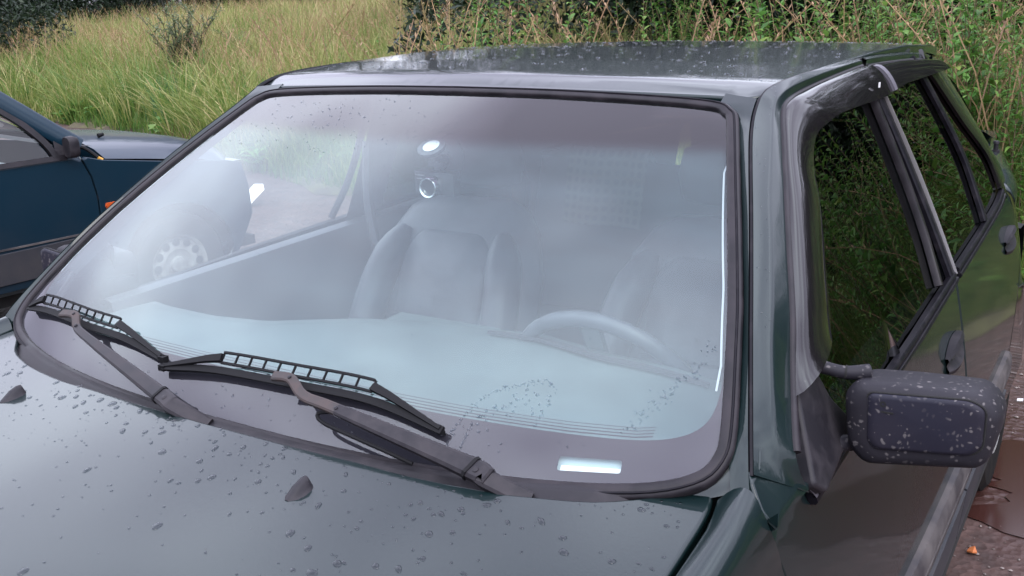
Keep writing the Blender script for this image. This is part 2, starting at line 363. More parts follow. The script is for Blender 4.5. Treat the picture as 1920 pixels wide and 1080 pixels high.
def inside(poly, pts):
    x, y = pts[:, 0], pts[:, 1]; r = np.zeros(len(pts), bool); m = len(poly)
    for i in range(m):
        (x1, y1), (x2, y2) = poly[i - 1], poly[i]
        c = ((y1 > y) != (y2 > y)); 
        if c.any():
            xi = (x2 - x1) * (y - y1) / (y2 - y1 + 1e-15) + x1; r ^= c & (x < xi)
    return r

def polydist(poly, pts):
    d = np.full(len(pts), 1e9); m = len(poly); poly = np.array(poly)
    for i in range(m):
        a, b = poly[i - 1], poly[i]; ab = b - a; t = np.clip(((pts - a) @ ab) / (ab @ ab + 1e-15), 0, 1)
        d = np.minimum(d, np.linalg.norm(pts - (a + t[:, None] * ab), axis=1))
    return d

def panel(name, poly, fn, outdir, m, parent, h=.03, rad=.004, flange=.012, sx=1, off=0., label=None):
    """sheet-metal panel cut from a smooth surface fn(u, v) by an outline, with a rolled edge and a flange turned in"""
    P = []
    m_ = len(poly)
    for i in range(m_):
        a, b = np.array(poly[i], float), np.array(poly[(i + 1) % m_], float)
        k = max(1, int(math.ceil(np.linalg.norm(b - a) / (h * .6))))
        for j in range(k): P.append(a + (b - a) * j / k)
    P = np.array(P); n = len(P)
    area = np.sum(P[:, 0] * np.roll(P[:, 1], -1) - np.roll(P[:, 0], -1) * P[:, 1])
    if area < 0: P = P[::-1].copy()
    T = np.roll(P, -1, 0) - np.roll(P, 1, 0); T /= np.linalg.norm(T, axis=1)[:, None] + 1e-12
    inn = np.stack([-T[:, 1], T[:, 0]], 1)
    extra = []
    if rad > 0:
        for d in (rad * .25, rad * .6, rad, rad * 2.5):
            q = P + inn * d; ok = inside(P, q) & (polydist(P, q) > d * .9); extra.append(q[ok])
    g = np.stack(np.meshgrid(np.arange(P[:, 0].min() + h / 2, P[:, 0].max(), h), np.arange(P[:, 1].min() + h / 2, P[:, 1].max(), h)), -1).reshape(-1, 2)
    if len(g):
        g = g[inside(P, g)]; g = g[polydist(P, g) > max(rad * 3.2, h * .35)]; extra.append(g)
    A = np.concatenate([P] + extra) if extra else P
    r = delaunay_2d_cdt([Vector(p) for p in A], [(i, (i + 1) % n) for i in range(n)], [], 0, 1e-6)
    U = np.array([tuple(v) for v in r[0]]); Fc = np.array([f for f in r[2] if len(f) == 3])
    cen = U[Fc].mean(1); Fc = Fc[inside(P, cen)]
    e = 1e-4
    def nrm(u):
        du = (fn(u[:, 0] + e, u[:, 1]) - fn(u[:, 0] - e, u[:, 1])); dv = (fn(u[:, 0], u[:, 1] + e) - fn(u[:, 0], u[:, 1] - e))
        q = np.cross(du, dv); q /= np.linalg.norm(q, axis=1)[:, None] + 1e-15
        s_ = np.sign(q @ np.array(outdir, float)); s_[s_ == 0] = 1; return q * s_[:, None], du, dv
    Q = fn(U[:, 0], U[:, 1]); NN, du, dv = nrm(U); Q = Q + NN * off
    d = polydist(P, U)
    # nearest boundary vertex gives the outward direction
    idx = np.array([np.argmin(((P - u) ** 2).sum(1)) for u in U])
    ow = -inn[idx]; o3 = du / (np.linalg.norm(du, axis=1)[:, None]) * ow[:, :1] + dv / (np.linalg.norm(dv, axis=1)[:, None]) * ow[:, 1:]
    o3 -= NN * (o3 * NN).sum(1)[:, None]; o3 /= np.linalg.norm(o3, axis=1)[:, None] + 1e-12
    NC = NN.copy()
    if rad > 0:
        k = np.clip(1 - d / rad, 0, 1); Q = Q - NN * (rad * (1 - np.sqrt(1 - k * k)))[:, None]
        sn = k * .95; NC = NN * np.sqrt(1 - sn * sn)[:, None] + o3 * sn[:, None]
    F = [tuple(f) for f in Fc]
    # flange
    V = list(Q); Nv = list(NC)
    if flange > 0:
        bi = np.array([np.argmin(((U - p) ** 2).sum(1)) for p in P]); b0 = len(V)
        for i in bi: V.append(Q[i]); Nv.append(o3[i])
        for i in bi: V.append(Q[i] - NN[i] * flange); Nv.append(o3[i])
        for i in range(n): F.append((b0 + i, b0 + (i + 1) % n, b0 + n + (i + 1) % n, b0 + n + i))
    V = np.array(V); Nv = np.array(Nv)
    F2 = []
    for f in F:
        q = np.cross(V[f[1]] - V[f[0]], V[f[2]] - V[f[0]]); F2.append(f if q @ Nv[list(f)].mean(0) > 0 else f[::-1])
    if sx < 0:
        V = V * [-1, 1, 1]; Nv = Nv * [-1, 1, 1]; F2 = [f[::-1] for f in F2]
    o = mesh_obj(name, V, F2, m, parent, True, Nv)
    if label: o['label'] = label
    return o

# ------------------------------------------------------------------ ground
rng = np.random.default_rng(11); random.seed(4)

def ground_mat():
    m = mat('wet_gravel_lot', (.1, .08, .07), .8); b = m.node_tree.nodes['Principled BSDF']
    geo = nd(m, 'ShaderNodeNewGeometry')
    n1 = nd(m, 'ShaderNodeTexNoise', Scale=.55, Detail=6., Roughness=.6); n2 = nd(m, 'ShaderNodeTexNoise', Scale=9., Detail=8., Roughness=.7)
    v = nd(m, 'ShaderNodeTexVoronoi', Scale=38.)
    for q in (n1, n2, v): lk(m, geo.outputs['Position'], q.inputs['Vector'])
    r = nd(m, 'ShaderNodeValToRGB'); lk(m, n2.outputs['Fac'], r.inputs[0]); e = r.color_ramp.elements
    e[0].position = .3; e[0].color = (.032, .016, .013, 1); e[1].position = .76; e[1].color = (.105, .060, .050, 1)
    x = nd(m, 'ShaderNodeMix', data_type='RGBA', blend_type='MULTIPLY'); x.inputs[0].default_value = .75
    vr = nd(m, 'ShaderNodeMapRange'); lk(m, v.outputs['Color'], vr.inputs[0]); vr.inputs[3].default_value = .45; vr.inputs[4].default_value = 1.35
    lk(m, r.outputs[0], x.inputs[6]); lk(m, vr.outputs[0], x.inputs[7])
    # churned red mud round the puddle
    mp_ = nd(m, 'ShaderNodeMapping'); mp_.inputs['Location'].default_value = (-1.55, -2.62, 0); lk(m, geo.outputs['Position'], mp_.inputs[0])
    ln = nd(m, 'ShaderNodeVectorMath', operation='LENGTH'); lk(m, mp_.outputs[0], ln.inputs[0])
    wob = nd(m, 'ShaderNodeTexNoise', Scale=2.2, Detail=5.); lk(m, geo.outputs['Position'], wob.inputs['Vector'])
    sm_ = nd(m, 'ShaderNodeMath', operation='MULTIPLY_ADD'); lk(m, wob.outputs['Fac'], sm_.inputs[0]); sm_.inputs[1].default_value = .9; lk(m, ln.outputs['Value'], sm_.inputs[2])
    mr = nd(m, 'ShaderNodeMapRange', interpolation_type='SMOOTHSTEP'); lk(m, sm_.outputs[0], mr.inputs[0]); mr.inputs[1].default_value = 1.45; mr.inputs[2].default_value = 1.20
    mx2 = nd(m, 'ShaderNodeMix', data_type='RGBA'); lk(m, mr.outputs[0], mx2.inputs[0]); lk(m, x.outputs[2], mx2.inputs[6]); mx2.inputs[7].default_value = (.050, .022, .018, 1)
    lk(m, mx2.outputs[2], b.inputs['Base Color'])
    rr = nd(m, 'ShaderNodeMapRange'); lk(m, n1.outputs['Fac'], rr.inputs[0]); rr.inputs[1].default_value = .35; rr.inputs[2].default_value = .65; rr.inputs[3].default_value = .45; rr.inputs[4].default_value = .9
    rm = nd(m, 'ShaderNodeMix', data_type='FLOAT'); lk(m, mr.outputs[0], rm.inputs[0]); lk(m, rr.outputs[0], rm.inputs[2]); rm.inputs[3].default_value = .38; lk(m, rm.outputs[0], b.inputs['Roughness'])
    bp = nd(m, 'ShaderNodeBump', Strength=.5, Distance=.012); s2 = nd(m, 'ShaderNodeMath', operation='ADD'); lk(m, n2.outputs['Fac'], s2.inputs[0]); lk(m, v.outputs['Distance'], s2.inputs[1])
    lk(m, s2.outputs[0], bp.inputs['Height']); lk(m, bp.outputs[0], b.inputs['Normal'])
    return m
M['ground'] = ground_mat()
M['soil'] = mat('meadow_soil', (.06, .05, .03), .95); noise_mix(M['soil'], (.05, .038, .024), (.09, .085, .035), 3, 6)
mb = MB(); mb.add([(-600, -600, 0), (600, -600, 0), (600, 600, 0), (-600, 600, 0)], [(0, 1, 2, 3)])
struct(mb.build('ground', M['ground'], smooth=False))

# lot edge: the line where the growth begins
EDGE = [(9.0, 3.2), (3.0, 4.1), (0.8, 4.3), (-2.0, 4.7), (-4.8, 5.25), (-7.0, 6.0), (-9.4, 7.1), (-12.5, 7.6), (-20, 8.6), (-34, 10)]
EX = np.array([p[0] for p in EDGE[::-1]]); EY = np.array([p[1] for p in EDGE[::-1]])
def edge_y(x): return np.interp(x, EX, EY)
def soil_z(x, y):
    d = np.clip(y - edge_y(x), 0, None); return .004 + .16 * (1 - np.exp(-d / .5)) + .98 * np.clip(d / 18, 0, 1) ** 1.2
xs = np.concatenate([np.linspace(-60, -15, 30), np.linspace(-14.5, 9, 60), np.linspace(10, 60, 20)])
ds = np.concatenate([[0, .1, .25, .45, .7, 1, 1.6, 2.5, 4, 6, 9, 13], np.linspace(18, 120, 12)])
V = []; nxs = len(xs)
for d in ds:
    for x in xs:
        y = edge_y(x) + d + .12 * math.sin(x * 3.1) + .08 * math.sin(x * 7.7 + 1)
        V.append((x, y, .004 if d == 0 else float(soil_z(x, edge_y(x) + d)) + .03 * math.sin(x * 5 + d * 9)))
F = [(i * nxs + k, i * nxs + k + 1, (i + 1) * nxs + k + 1, (i + 1) * nxs + k) for i in range(len(ds) - 1) for k in range(nxs - 1)]
struct(mesh_obj('meadow_soil', V, F, M['soil']))
# puddle beside the rear wheel
pm = mat('muddy_puddle', (.040, .016, .013), .16, spec=.25)
pp = []
for k in range(120):
    a = 2 * math.pi * k / 120; q = 1 + .18 * math.sin(3 * a + 1) + .1 * math.sin(5 * a) + .07 * math.sin(11 * a + 2) + .04 * math.sin(23 * a)
    pp.append((1.50 + .82 * q * math.cos(a), 2.36 + .34 * q * math.sin(a), .004))
mb = MB(); mb.add(pp + [(1.50, 2.36, .004)], [(k, (k + 1) % 120, 120) for k in range(120)]); struct(mb.build('puddle', pm, smooth=False))

# ------------------------------------------------------------------ the green car: shared surfaces
A0, A1, BB, S0, CT, QQ = 0.16650975, 0.15266497, 0.02058925, 0.77985291, 1.58432736, 1.02246287
def ws_fn(x, z):
    w = z + BB * x * x - 1.42; t = (w + .45) / .45
    return np.stack([x, (A0 + (A1 - A0) * t) * x * x + S0 + w * CT + QQ * w * (w + .45), z], -1)
WS_OUT = (0, -.53, .85)
def wsp(x, z, h=0.):
    p = ws_fn(np.array([x]), np.array([z])); e = 1e-4
    n = np.cross(ws_fn(np.array([x + e]), np.array([z])) - p, ws_fn(np.array([x]), np.array([z + e])) - p)[0]; n /= np.linalg.norm(n)
    if n @ np.array(WS_OUT) < 0: n = -n
    return p[0] + n * h, n
def SX(y, z):
    zz = np.clip(z - .93, 0, 1)
    up = .845 - .43 * zz - .015 * np.clip(1.45 - y, 0, 2) ** 2 * zz / .45
    t = np.clip((.93 - z) / .43, 0, 1)
    lo = .845 + .055 * np.sin(t * np.pi / 2) - .02 * np.clip(1.2 - y, 0, 3) ** 2 - .10 * np.clip(.42 - z, 0, 1) 
    y0 = 2.3 - .85 * np.clip(z - .9, 0, .45); d = np.clip(y - y0, 0, 9)
    nose = .020 * np.exp(-((y - .19) / .055) ** 2) * np.clip((z - .90) / .08, 0, 1)
    return np.where(z > .93, up, lo) - nose - np.where(d < .2, .45 * d * d, .018 + .18 * (d - .2))
def side_fn(y, z): return np.stack([SX(y, z), y, z], -1)
def sp_(y, z, h=0.):
    y, z = float(y), float(z); e = 1e-4
    p = np.array([float(SX(y, z)), y, z]); dy = (float(SX(y + e, z)) - p[0]) / e; dz = (float(SX(y, z + e)) - p[0]) / e
    n = np.array([1, -dy, -dz]); n /= np.linalg.norm(n); return p + n * h, n
ZC = ([0, .015, .035, .06, .1, .3, .65, .95, 1.35, 1.65, 1.9], [1.396, 1.405, 1.4135, 1.419, 1.4225, 1.429, 1.431, 1.424, 1.396, 1.36, 1.32])
_zd = np.linspace(0, 1.9, 600); _zv = np.interp(_zd, *ZC)
for _ in range(3): _zv = np.convolve(np.pad(_zv, 4, mode='edge'), np.ones(9) / 9, 'valid')
def roof_fn(x, y):
    d = y - (.742 + .12 * x * x); return np.stack([x, y, np.interp(d, _zd, _zv) - .04 * x * x], -1)
def hood_z(x, y):
    f = np.clip(-y - .35, 0, 2); return .985 + .09 * (y - .19) - .05 * x * x - .10 * f * f
def hood_fn(x, y): return np.stack([x, y, hood_z(x, y)], -1)

car = empty('green_car', (0, 0, 0), 'dark green wet saloon car filling the foreground, its bonnet beaded with rain', 'car')

# windscreen outline in (x, z), right half from bottom centre round to top centre
half = [(0, .952), (.30, .950), (.52, .952), (.66, .960), (.728, .974), (.751, .994), (.748, 1.027), (.716, 1.108), (.69, 1.162), (.643, 1.243), (.575, 1.347), (.555, 1.366), (.52, 1.376), (.40, 1.384), (.2, 1.391), (0, 1.393)]
hs = np.array(catmull(half, 4))
glass_poly = [tuple(p) for p in hs] + [(-p[0], p[1]) for p in hs[::-1][1:-1]]
glass = panel('windscreen', glass_poly, ws_fn, WS_OUT, M['wind'], car, h=.06, rad=0, flange=0)
frit_half = [(0, 1.0145), (.2, 1.012), (.40, 1.008), (.55, 1.006), (.64, 1.007), (.69, 1.013), (.718, 1.026), (.7255, 1.048), (.717, 1.085), (.68, 1.163), (.603, 1.294), (.562, 1.362), (.53, 1.372), (.4, 1.380), (.2, 1.387), (0, 1.389)]
fh = np.array(catmull(frit_half, 4))
frit_in = [tuple(p) for p in fh] + [(-p[0], p[1]) for p in fh[::-1][1:-1]]
# the printed band as two sheets with the viewing slot for the plate left open on the driver's side
def ring_sheet(name, outer, inner, h, m, parent, slot=None):
    o_ = np.array(outer); i_ = np.array(inner); n = len(o_)
    loops = [list(o_), list(i_)]; 
    if slot is not None: loops.append(list(slot))
    verts = []; edges = []
    for lp in loops:
        b = len(verts); verts += [Vector(p) for p in lp]; edges += [(b + k, b + (k + 1) % len(lp)) for k in range(len(lp))]
    g = np.stack(np.meshgrid(np.arange(-.76, .77, .05), np.arange(.95, 1.40, .03)), -1).reshape(-1, 2)
    ok = inside(o_, g) & ~inside(i_, g) & (polydist(o_, g) > .008) & (polydist(i_, g) > .008)
    if slot is not None: ok &= ~inside(np.array(slot), g) & (polydist(np.array(slot), g) > .004)
    verts += [Vector(p) for p in g[ok]]
    r = delaunay_2d_cdt(verts, edges, [], 0, 1e-6); U = np.array([tuple(v) for v in r[0]]); Fc = np.array([f for f in r[2]])
    c = U[Fc].mean(1); k = inside(o_, c) & ~inside(i_, c)
    if slot is not None: k &= ~inside(np.array(slot), c)
    Q = np.array([wsp(u[0], u[1], h)[0] for u in U])
    return mesh_obj(name, Q, Fc[k], m, parent)
slot = roundpoly([(.5535, .9705), (.6365, .9745), (.6335, .9865), (.5505, .9840)], .003, 3)
frit = ring_sheet('black_border', glass_poly, frit_in, -.002, M['frit'], glass, slot)
inner_poly = [tuple(p) for p in fh[:]] + [(-p[0], p[1]) for p in fh[::-1][1:-1]]
panel('dust_film', inner_poly, ws_fn, WS_OUT, M['film'], glass, h=.06, rad=0, flange=0, off=-.006)
band = [(x, z) for x, z in frit_in if z > 1.301]
band = sorted(band, key=lambda p: -math.atan2(p[1] - 1.30, p[0]))
panel('sun_band', [(-.599, 1.301)] + band + [(.599, 1.301)], ws_fn, WS_OUT, M['shade'], glass, h=.06, rad=0, flange=0, off=-.004)
# fading printed lines along the lower border
for k in range(4):
    m_ = MB(); z0 = .0028 + k * .0030; P = []; Nn = []
    for x in np.linspace(-.66, .66, 60):
        zz = np.interp(abs(x), [p[0] for p in frit_half[:6]], [p[1] for p in frit_half[:6]]) + z0
        p, n = wsp(x, zz, -.003); P.append(p); Nn.append(n)
    w_ = .0009 - .00015 * k; m_.sweep(P, Nn, [(-w_, 0), (w_, 0)], closed=False); m_.build('border_line', M['frit'], glass, fix=False, angle=None)
# pale sealing strip that shows along the side edges of the border
for sg in (1, -1):
    zz_ = np.linspace(1.06, 1.300, 30); xx_ = np.interp(zz_, [1.048, 1.085, 1.163, 1.294], [.7245, .716, .679, .602])
    P = [wsp(sg * (x - .0035), z, -.0035)[0] for x, z in zip(xx_, zz_)]; Nn = [wsp(sg * x, z)[1] for x, z in zip(xx_, zz_)]
    m_ = MB(); m_.sweep(P, Nn, [(-.0015, 0), (.0015, 0)], closed=False); m_.build('border_strip', M['stripw'], glass, fix=False, angle=None)
# plate slot: pale plate and white strip behind the glass
def ws_quad(name, P, h, m, parent):
    return mesh_obj(name, [wsp(x, z, h)[0] for x, z in P], [(0, 1, 2, 3)], m, parent, False)
M['palepl'] = mat('pale_plate', (.34, .42, .45), .5)
ws_quad('number_plate_backing', [(.548, .9675), (.640, .972), (.637, .989), (.546, .9865)], -.012, M['palepl'], glass)
ws_quad('number_plate', [(.5555, .9695), (.640, .9737), (.638, .9805), (.5545, .9775)], -.009, M['white'], glass)

# rubber surround of the glass
loopP = []; loopN = []
for x, z in glass_poly + [glass_poly[0]]:
    p, n = wsp(x, z, .0); loopP.append(p); loopN.append(n)
loopP[0] = loopP[-1] = (loopP[0] + loopP[-1]) / 2
m_ = MB(); m_.sweep(loopP, loopN, [(-.0085, -.004), (-.0085, .004), (-.0065, .0065), (.002, .0068), (.0095, .0055), (.0135, .002), (.0135, -.010), (-.006, -.010)])
m_.build('windscreen_rubber', M['rubber'], car, angle=50)
m_ = MB(); m_.sweep(loopP, loopN, [(.0035, .0066), (.0045, .0085), (.0065, .0085), (.0075, .0062)], closed=False)
m_.build('rubber_bead', M['trim'], car, fix=False)

# cowl: a dark moulding under the foot of the glass, plus the well below the bonnet edge
m_ = MB(); rows = []
for x in np.linspace(-.735, .735, 61):
    zz = np.interp(abs(x), [0, .3, .52, .66, .728, .75], [.952, .950, .952, .960, .974, .985])
    p, n = wsp(x, zz, 0.)
    kx = float(np.clip((.735 - abs(x)) / .14, .12, 1)); dn = np.array([0, 0, -.012 * (1 - kx)])
    rows.append([p + n * .003 + np.array([0, .004, .004]), p + dn + np.array([0, -.010 * kx, .0055 * kx]), p + dn + np.array([0, -.018 * kx, .004 * kx]), p + dn + np.array([0, -.026 * kx, -.006]),
                 p + dn + np.array([0, -.036 * kx, -.007]), p + dn + np.array([0, -.044 * kx, -.016]), p + dn + np.array([0, -.070 * kx, -.040]), p + dn + np.array([0, -.11 * kx, -.075])])
m_.loft(rows); m_.build('cowl_panel', M['plastic'], car, angle=60)

# bonnet
hr = [(0, .015), (.17, .019), (.285, .027), (.387, .033), (.495, .052), (.552, .068), (.625, .097), (.684, .140), (.725, .176), (.742, .187), (.752, .180), (.758, .160), (.762, .124), (.764, .071), (.766, -.05), (.76, -.35), (.735, -.70), (.70, -.98)]
hp = [tuple(p) for p in catmull(hr, 3)]
hood_poly = hp + [(.55, -1.03), (.3, -1.06), (0, -1.07), (-.3, -1.06), (-.55, -1.03)] + [(-p[0], p[1]) for p in hp[::-1][:-1]]
hood = panel('bonnet', hood_poly, hood_fn, (0, 0, 1), M['green'], car, h=.045, rad=.006, flange=.022)
# washer jets
for (x, y) in ((-.413, -.042), (.269, -.065)):
    m_ = MB(); b = np.array([x, y, float(hood_z(x, y))]); rows = []
    for t, w, hh in ((-.026, .005, .002), (-.018, .011, .006), (-.006, .0135, .0135), (.008, .0125, .017), (.014, .010, .016), (.019, .006, .004)):
        c = b + np.array([0, t, .09 * t]); rows.append([c + np.array([w * math.cos(a) * (1.15 if math.sin(a) < .3 else .8), 0, max(0, math.sin(a)) * hh - .001]) for a in np.linspace(-.05, math.pi + .05, 9)])
    m_.loft(rows); m_.f += [tuple(range(9)), tuple(45 + k for k in range(9))]
    m_.build('washer_jet', M['plastic'], hood, angle=35)

# rain beads on the bonnet
def bead(seed):
    r_ = random.Random(seed); V = []; n = 14; ell = r_.uniform(.55, .95); sk = r_.uniform(-.2, .2); ph = r_.uniform(0, 6)
    for R, z in ((1.0, 0), (.93, .12), (.72, .24), (.4, .31)):
        for k in range(n):
            a = 2 * math.pi * k / n; q = R * (1 + .12 * math.sin(2 * a + ph) + .07 * math.sin(3 * a + 2 * ph))
            V.append((q * math.cos(a) + sk * z, ell * q * math.sin(a), z))
    V.append((sk * .3, 0, .33)); F = [(i * n + k, i * n + (k + 1) % n, (i + 1) * n + (k + 1) % n, (i + 1) * n + k) for i in range(3) for k in range(n)]
    F += [(3 * n + k, 3 * n + (k + 1) % n, 4 * n) for k in range(n)]
    me = bpy.data.meshes.new('water_drop'); me.from_pydata(V, [], F); me.polygons.foreach_set('use_smooth', [True] * len(F)); me.materials.append(M['water']); bm = bmesh.new(); bm.from_mesh(me); bmesh.ops.recalc_face_normals(bm, faces=bm.faces); bm.to_mesh(me); bm.free(); return me
beads = [bead(k) for k in range(7)]
DROPS = [(0.155, -0.208, 8.1), (0.257, -0.219, 3.4), (0.078, -0.347, 7.8), (0.315, -0.08, 7.1), (0.2, -0.074, 6.6), (0.186, -0.112, 3.7), (0.222, -0.147, 4.5), (0.259, -0.125, 3.6), (0.324, -0.142, 7.7), (0.365, -0.154, 6.3), (0.417, -0.16, 7.2), (0.402, -0.188, 8.0), (0.378, -0.194, 4.0), (0.131, -0.094, 7.4), (0.12, -0.109, 5.8), (0.099, -0.125, 4.3), (0.083, -0.125, 5.9), (0.104, -0.088, 4.4), (0.081, -0.071, 7.7), (0.007, -0.076, 8.0), (-0.042, -0.035, 6.6), (-0.032, -0.064, 5.2), (-0.069, -0.045, 5.8), (-0.107, -0.057, 8.1), (-0.123, -0.038, 5.5), (-0.137, -0.0, 8.5), (-0.119, 0.001, 5.1), (-0.181, 0.012, 5.3), (-0.187, -0.007, 7.3), (-0.206, 0.0, 8.3), (-0.24, 0.002, 7.5), (-0.223, -0.038, 5.4), (-0.261, -0.015, 7.6), (-0.262, -0.03, 6.5), (-0.295, -0.005, 7.2), (-0.274, 0.007, 5.1), (-0.318, -0.016, 8.9), (-0.341, -0.012, 4.8), (-0.379, -0.036, 5.4), (-0.328, -0.049, 4.1), (-0.387, 0.021, 6.6), (-0.315, 0.012, 4.7), (-0.327, 0.026, 5.3), (-0.504, 0.027, 6.6), (-0.526, 0.05, 6.7), (-0.528, 0.017, 7.3), (-0.005, 0.002, 6.6), (-0.041, 0.006, 4.5), (-0.055, -0.001, 5.9), (-0.07, 0.005, 4.1), (-0.044, -0.012, 4.9), (-0.055, -0.025, 4.5), (-0.032, -0.011, 3.3), (0.038, 0.009, 4.7), (0.057, -0.002, 3.8), (0.049, 0.004, 3.0), (0.059, -0.022, 5.4), (0.074, -0.036, 7.8), (0.107, -0.039, 4.9), (0.112, -0.016, 6.9), (0.136, 0.005, 4.9), (0.158, -0.019, 4.4), (0.171, 0.007, 5.6), (0.176, -0.007, 3.6), (0.187, -0.012, 5.5), (0.174, -0.02, 5.1), (0.17, -0.039, 4.3), (0.183, -0.039, 3.9), (0.183, -0.056, 3.9), (0.17, -0.057, 3.1), (0.228, -0.034, 6.5), (0.293, -0.083, 3.9), (0.24, -0.132, 2.2), (-0.057, -0.157, 7.5), (0.165, -0.083, 4.2), (0.089, -0.053, 3.2), (0.092, -0.036, 2.0), (0.121, -0.034, 2.4), (0.112, -0.205, 2.2), (-0.156, -0.049, 3.3), (-0.163, -0.026, 3.8), (0.431, -0.014, 5.6), (0.461, -0.027, 4.1), (0.553, 0.004, 5.6), (0.422, -0.023, 4.5), (0.43, -0.044, 3.4), (0.444, -0.046, 4.1), (0.449, -0.019, 3.1), (0.469, -0.021, 6.8), (0.486, -0.001, 5.8), (0.493, -0.007, 3.7), (0.504, -0.046, 5.0), (0.48, -0.062, 6.6), (0.502, -0.104, 4.8), (0.393, -0.095, 4.7), (0.36, -0.073, 3.1), (0.367, 0.002, 3.3), (0.299, -0.007, 5.6), (0.323, -0.039, 4.7), (0.461, -0.142, 5.7), (0.488, -0.133, 7.3), (0.388, -0.081, 3.1), (0.51, 0.022, 6.2), (0.517, 0.036, 5.9), (0.589, 0.026, 7.6), (0.574, 0.003, 3.9), (0.628, 0.01, 5.5), (0.642, -0.013, 7.3), (0.699, 0.0, 6.2), (0.728, 0.012, 3.7), (0.745, 0.011, 4.0), (0.748, 0.037, 3.4), (0.727, 0.093, 4.9), (0.686, 0.108, 6.0), (0.687, 0.121, 3.4), (0.701, 0.137, 2.7), (0.719, 0.142, 2.0), (0.657, 0.071, 1.7), (0.43, 0.027, 2.5), (0.445, 0.021, 2.1), (0.372, 0.026, 3.3), (0.423, -0.155, 4.8), (0.559, -0.103, 4.7)]
def place_bead(x, y, r, parent, zf, nf, rz):
    o = bpy.data.objects.new('water_drop', beads[random.randrange(7)])
    n = Vector(nf(x, y)); q = n.to_track_quat('Z', 'Y').to_matrix().to_4x4()
    o.matrix_world = Matrix.Translation((x, y, zf(x, y) + .0002)) @ q @ Matrix.Rotation(rz, 4, 'Z') @ Matrix.Diagonal((r, r, r * .85, 1))
    return link(o, parent)
hzf = lambda x, y: float(hood_z(np.float64(x), np.float64(y)))
hnf = lambda x, y: (.1 * x, -.09, 1)
for x, y, r in DROPS: place_bead(x, y, r / 1000 * .92, hood, hzf, hnf, random.uniform(-.5, .5) + 2.2)
# the finer beads, too small to count
V = []; F = []
def add_small(V, F, p, n, r):
    n = np.array(n, float); n /= np.linalg.norm(n); a = np.cross(n, [1, .3, 0.]); a /= np.linalg.norm(a); b = np.cross(n, a); k0 = len(V); ph = random.random() * 6
    for R, z in ((1, 0), (.7, .3)):
        for k in range(7):
            q = 2 * math.pi * k / 7; V.append(p + r * (R * (1 + .2 * math.sin(2 * q + ph)) * (math.cos(q) * a + math.sin(q) * b) + z * n))
    V.append(p + r * .38 * n)
    for k in range(7): F.append((k0 + k, k0 + (k + 1) % 7, k0 + 7 + (k + 1) % 7, k0 + 7 + k)); F.append((k0 + 7 + k, k0 + 7 + (k + 1) % 7, k0 + 14))
    f_ = F[-1]; q_ = np.cross(np.array(V[f_[1]]) - V[f_[0]], np.array(V[f_[2]]) - V[f_[0]])
    if q_ @ n < 0: F[-14:] = [g[::-1] for g in F[-14:]]
cnt = 0
while cnt < 420:
    x, y = random.uniform(-.72, .74), random.uniform(-.5, .17)
    ye = np.interp(abs(x), [p[0] for p in hr[:10]], [p[1] for p in hr[:10]])
    if y > ye - .012 or random.random() > math.exp(-(ye - y) / .13) + .12: continue
    add_small(V, F, np.array([x, y, hzf(x, y) + .0002]), hnf(x, y), random.uniform(.0008, .0024)); cnt += 1
stuff(mesh_obj('fine_rain_beads', V, F, M['water'], hood))

# front wings
def wing(sx):
    rows = []
    for y in np.concatenate([np.linspace(.186, -.2, 12), np.linspace(-.28, -1.05, 12)]):
        xe = np.interp(y, [-1.05, -.7, -.35, -.05, .07, .124, .16, .186], [.70, .741, .766, .772, .771, .770, .765, .760]); zh = float(hood_z(np.float64(xe), np.float64(y)))
        nf = .10 * (-.5 - y) ** 2 if y < -.5 else 0
        up = .044 * math.exp(-((.20 - y) / .16) ** 2); sxx = float(SX(np.float64(y), np.float64(.86))) - nf
        p0, p1, p2, p3 = (np.array(q) for q in ((xe + .003, zh + .0005), (xe + .050, zh + .014 + up), (sxx - .001, .86 + .070 + (zh - .955) * .8), (sxx, .86 + (zh - .955) * .5)))
        r_ = [np.array([xe, y, zh - .022]), np.array([xe + .0003, y, zh - .004]), np.array([xe + .0012, y, zh - .001])]
        for t in np.linspace(0, 1, 17):
            q = (1 - t) ** 3 * p0 + 3 * t * (1 - t) ** 2 * p1 + 3 * t * t * (1 - t) * p2 + t ** 3 * p3; r_.append(np.array([q[0], y, q[1]]))
        for z in np.linspace(.84, .30, 12):
            q = float(SX(np.float64(y), np.float64(z))) - (.10 * (-.5 - y) ** 2 if y < -.5 else 0)
            r_.append(np.array([q, y, z]))
        rows.append(r_)
    # the rear edge follows the door's leading edge
    for r_ in rows:
        for k, p in enumerate(r_):
            if p[1] > -.1:
                ye_ = np.interp(p[2], [.30, .55, .75, .843, .93, .955, .985], [.257, .232, .219, .212, .178, .175, .188]); r_[k] = np.array([p[0], -.1 + (p[1] + .1) / .286 * (ye_ + .1), p[2]])
    # wheel arch: pull nodes inside the arch up to its rim
    for r_ in rows:
        for k, p in enumerate(r_):
            dy, dz = p[1] + .40, p[2] - .30; dd = math.hypot(dy, dz)
            if dd < .36 and dz > -.05: r_[k] = np.array([p[0], -.40 + dy / (dd + 1e-6) * .36, .30 + dz / (dd + 1e-6) * .36])
    b = MB(); b.loft(rows); b.build('front_wing', M['green'], car, mirror=sx < 0, angle=55)
wing(1); wing(-1)

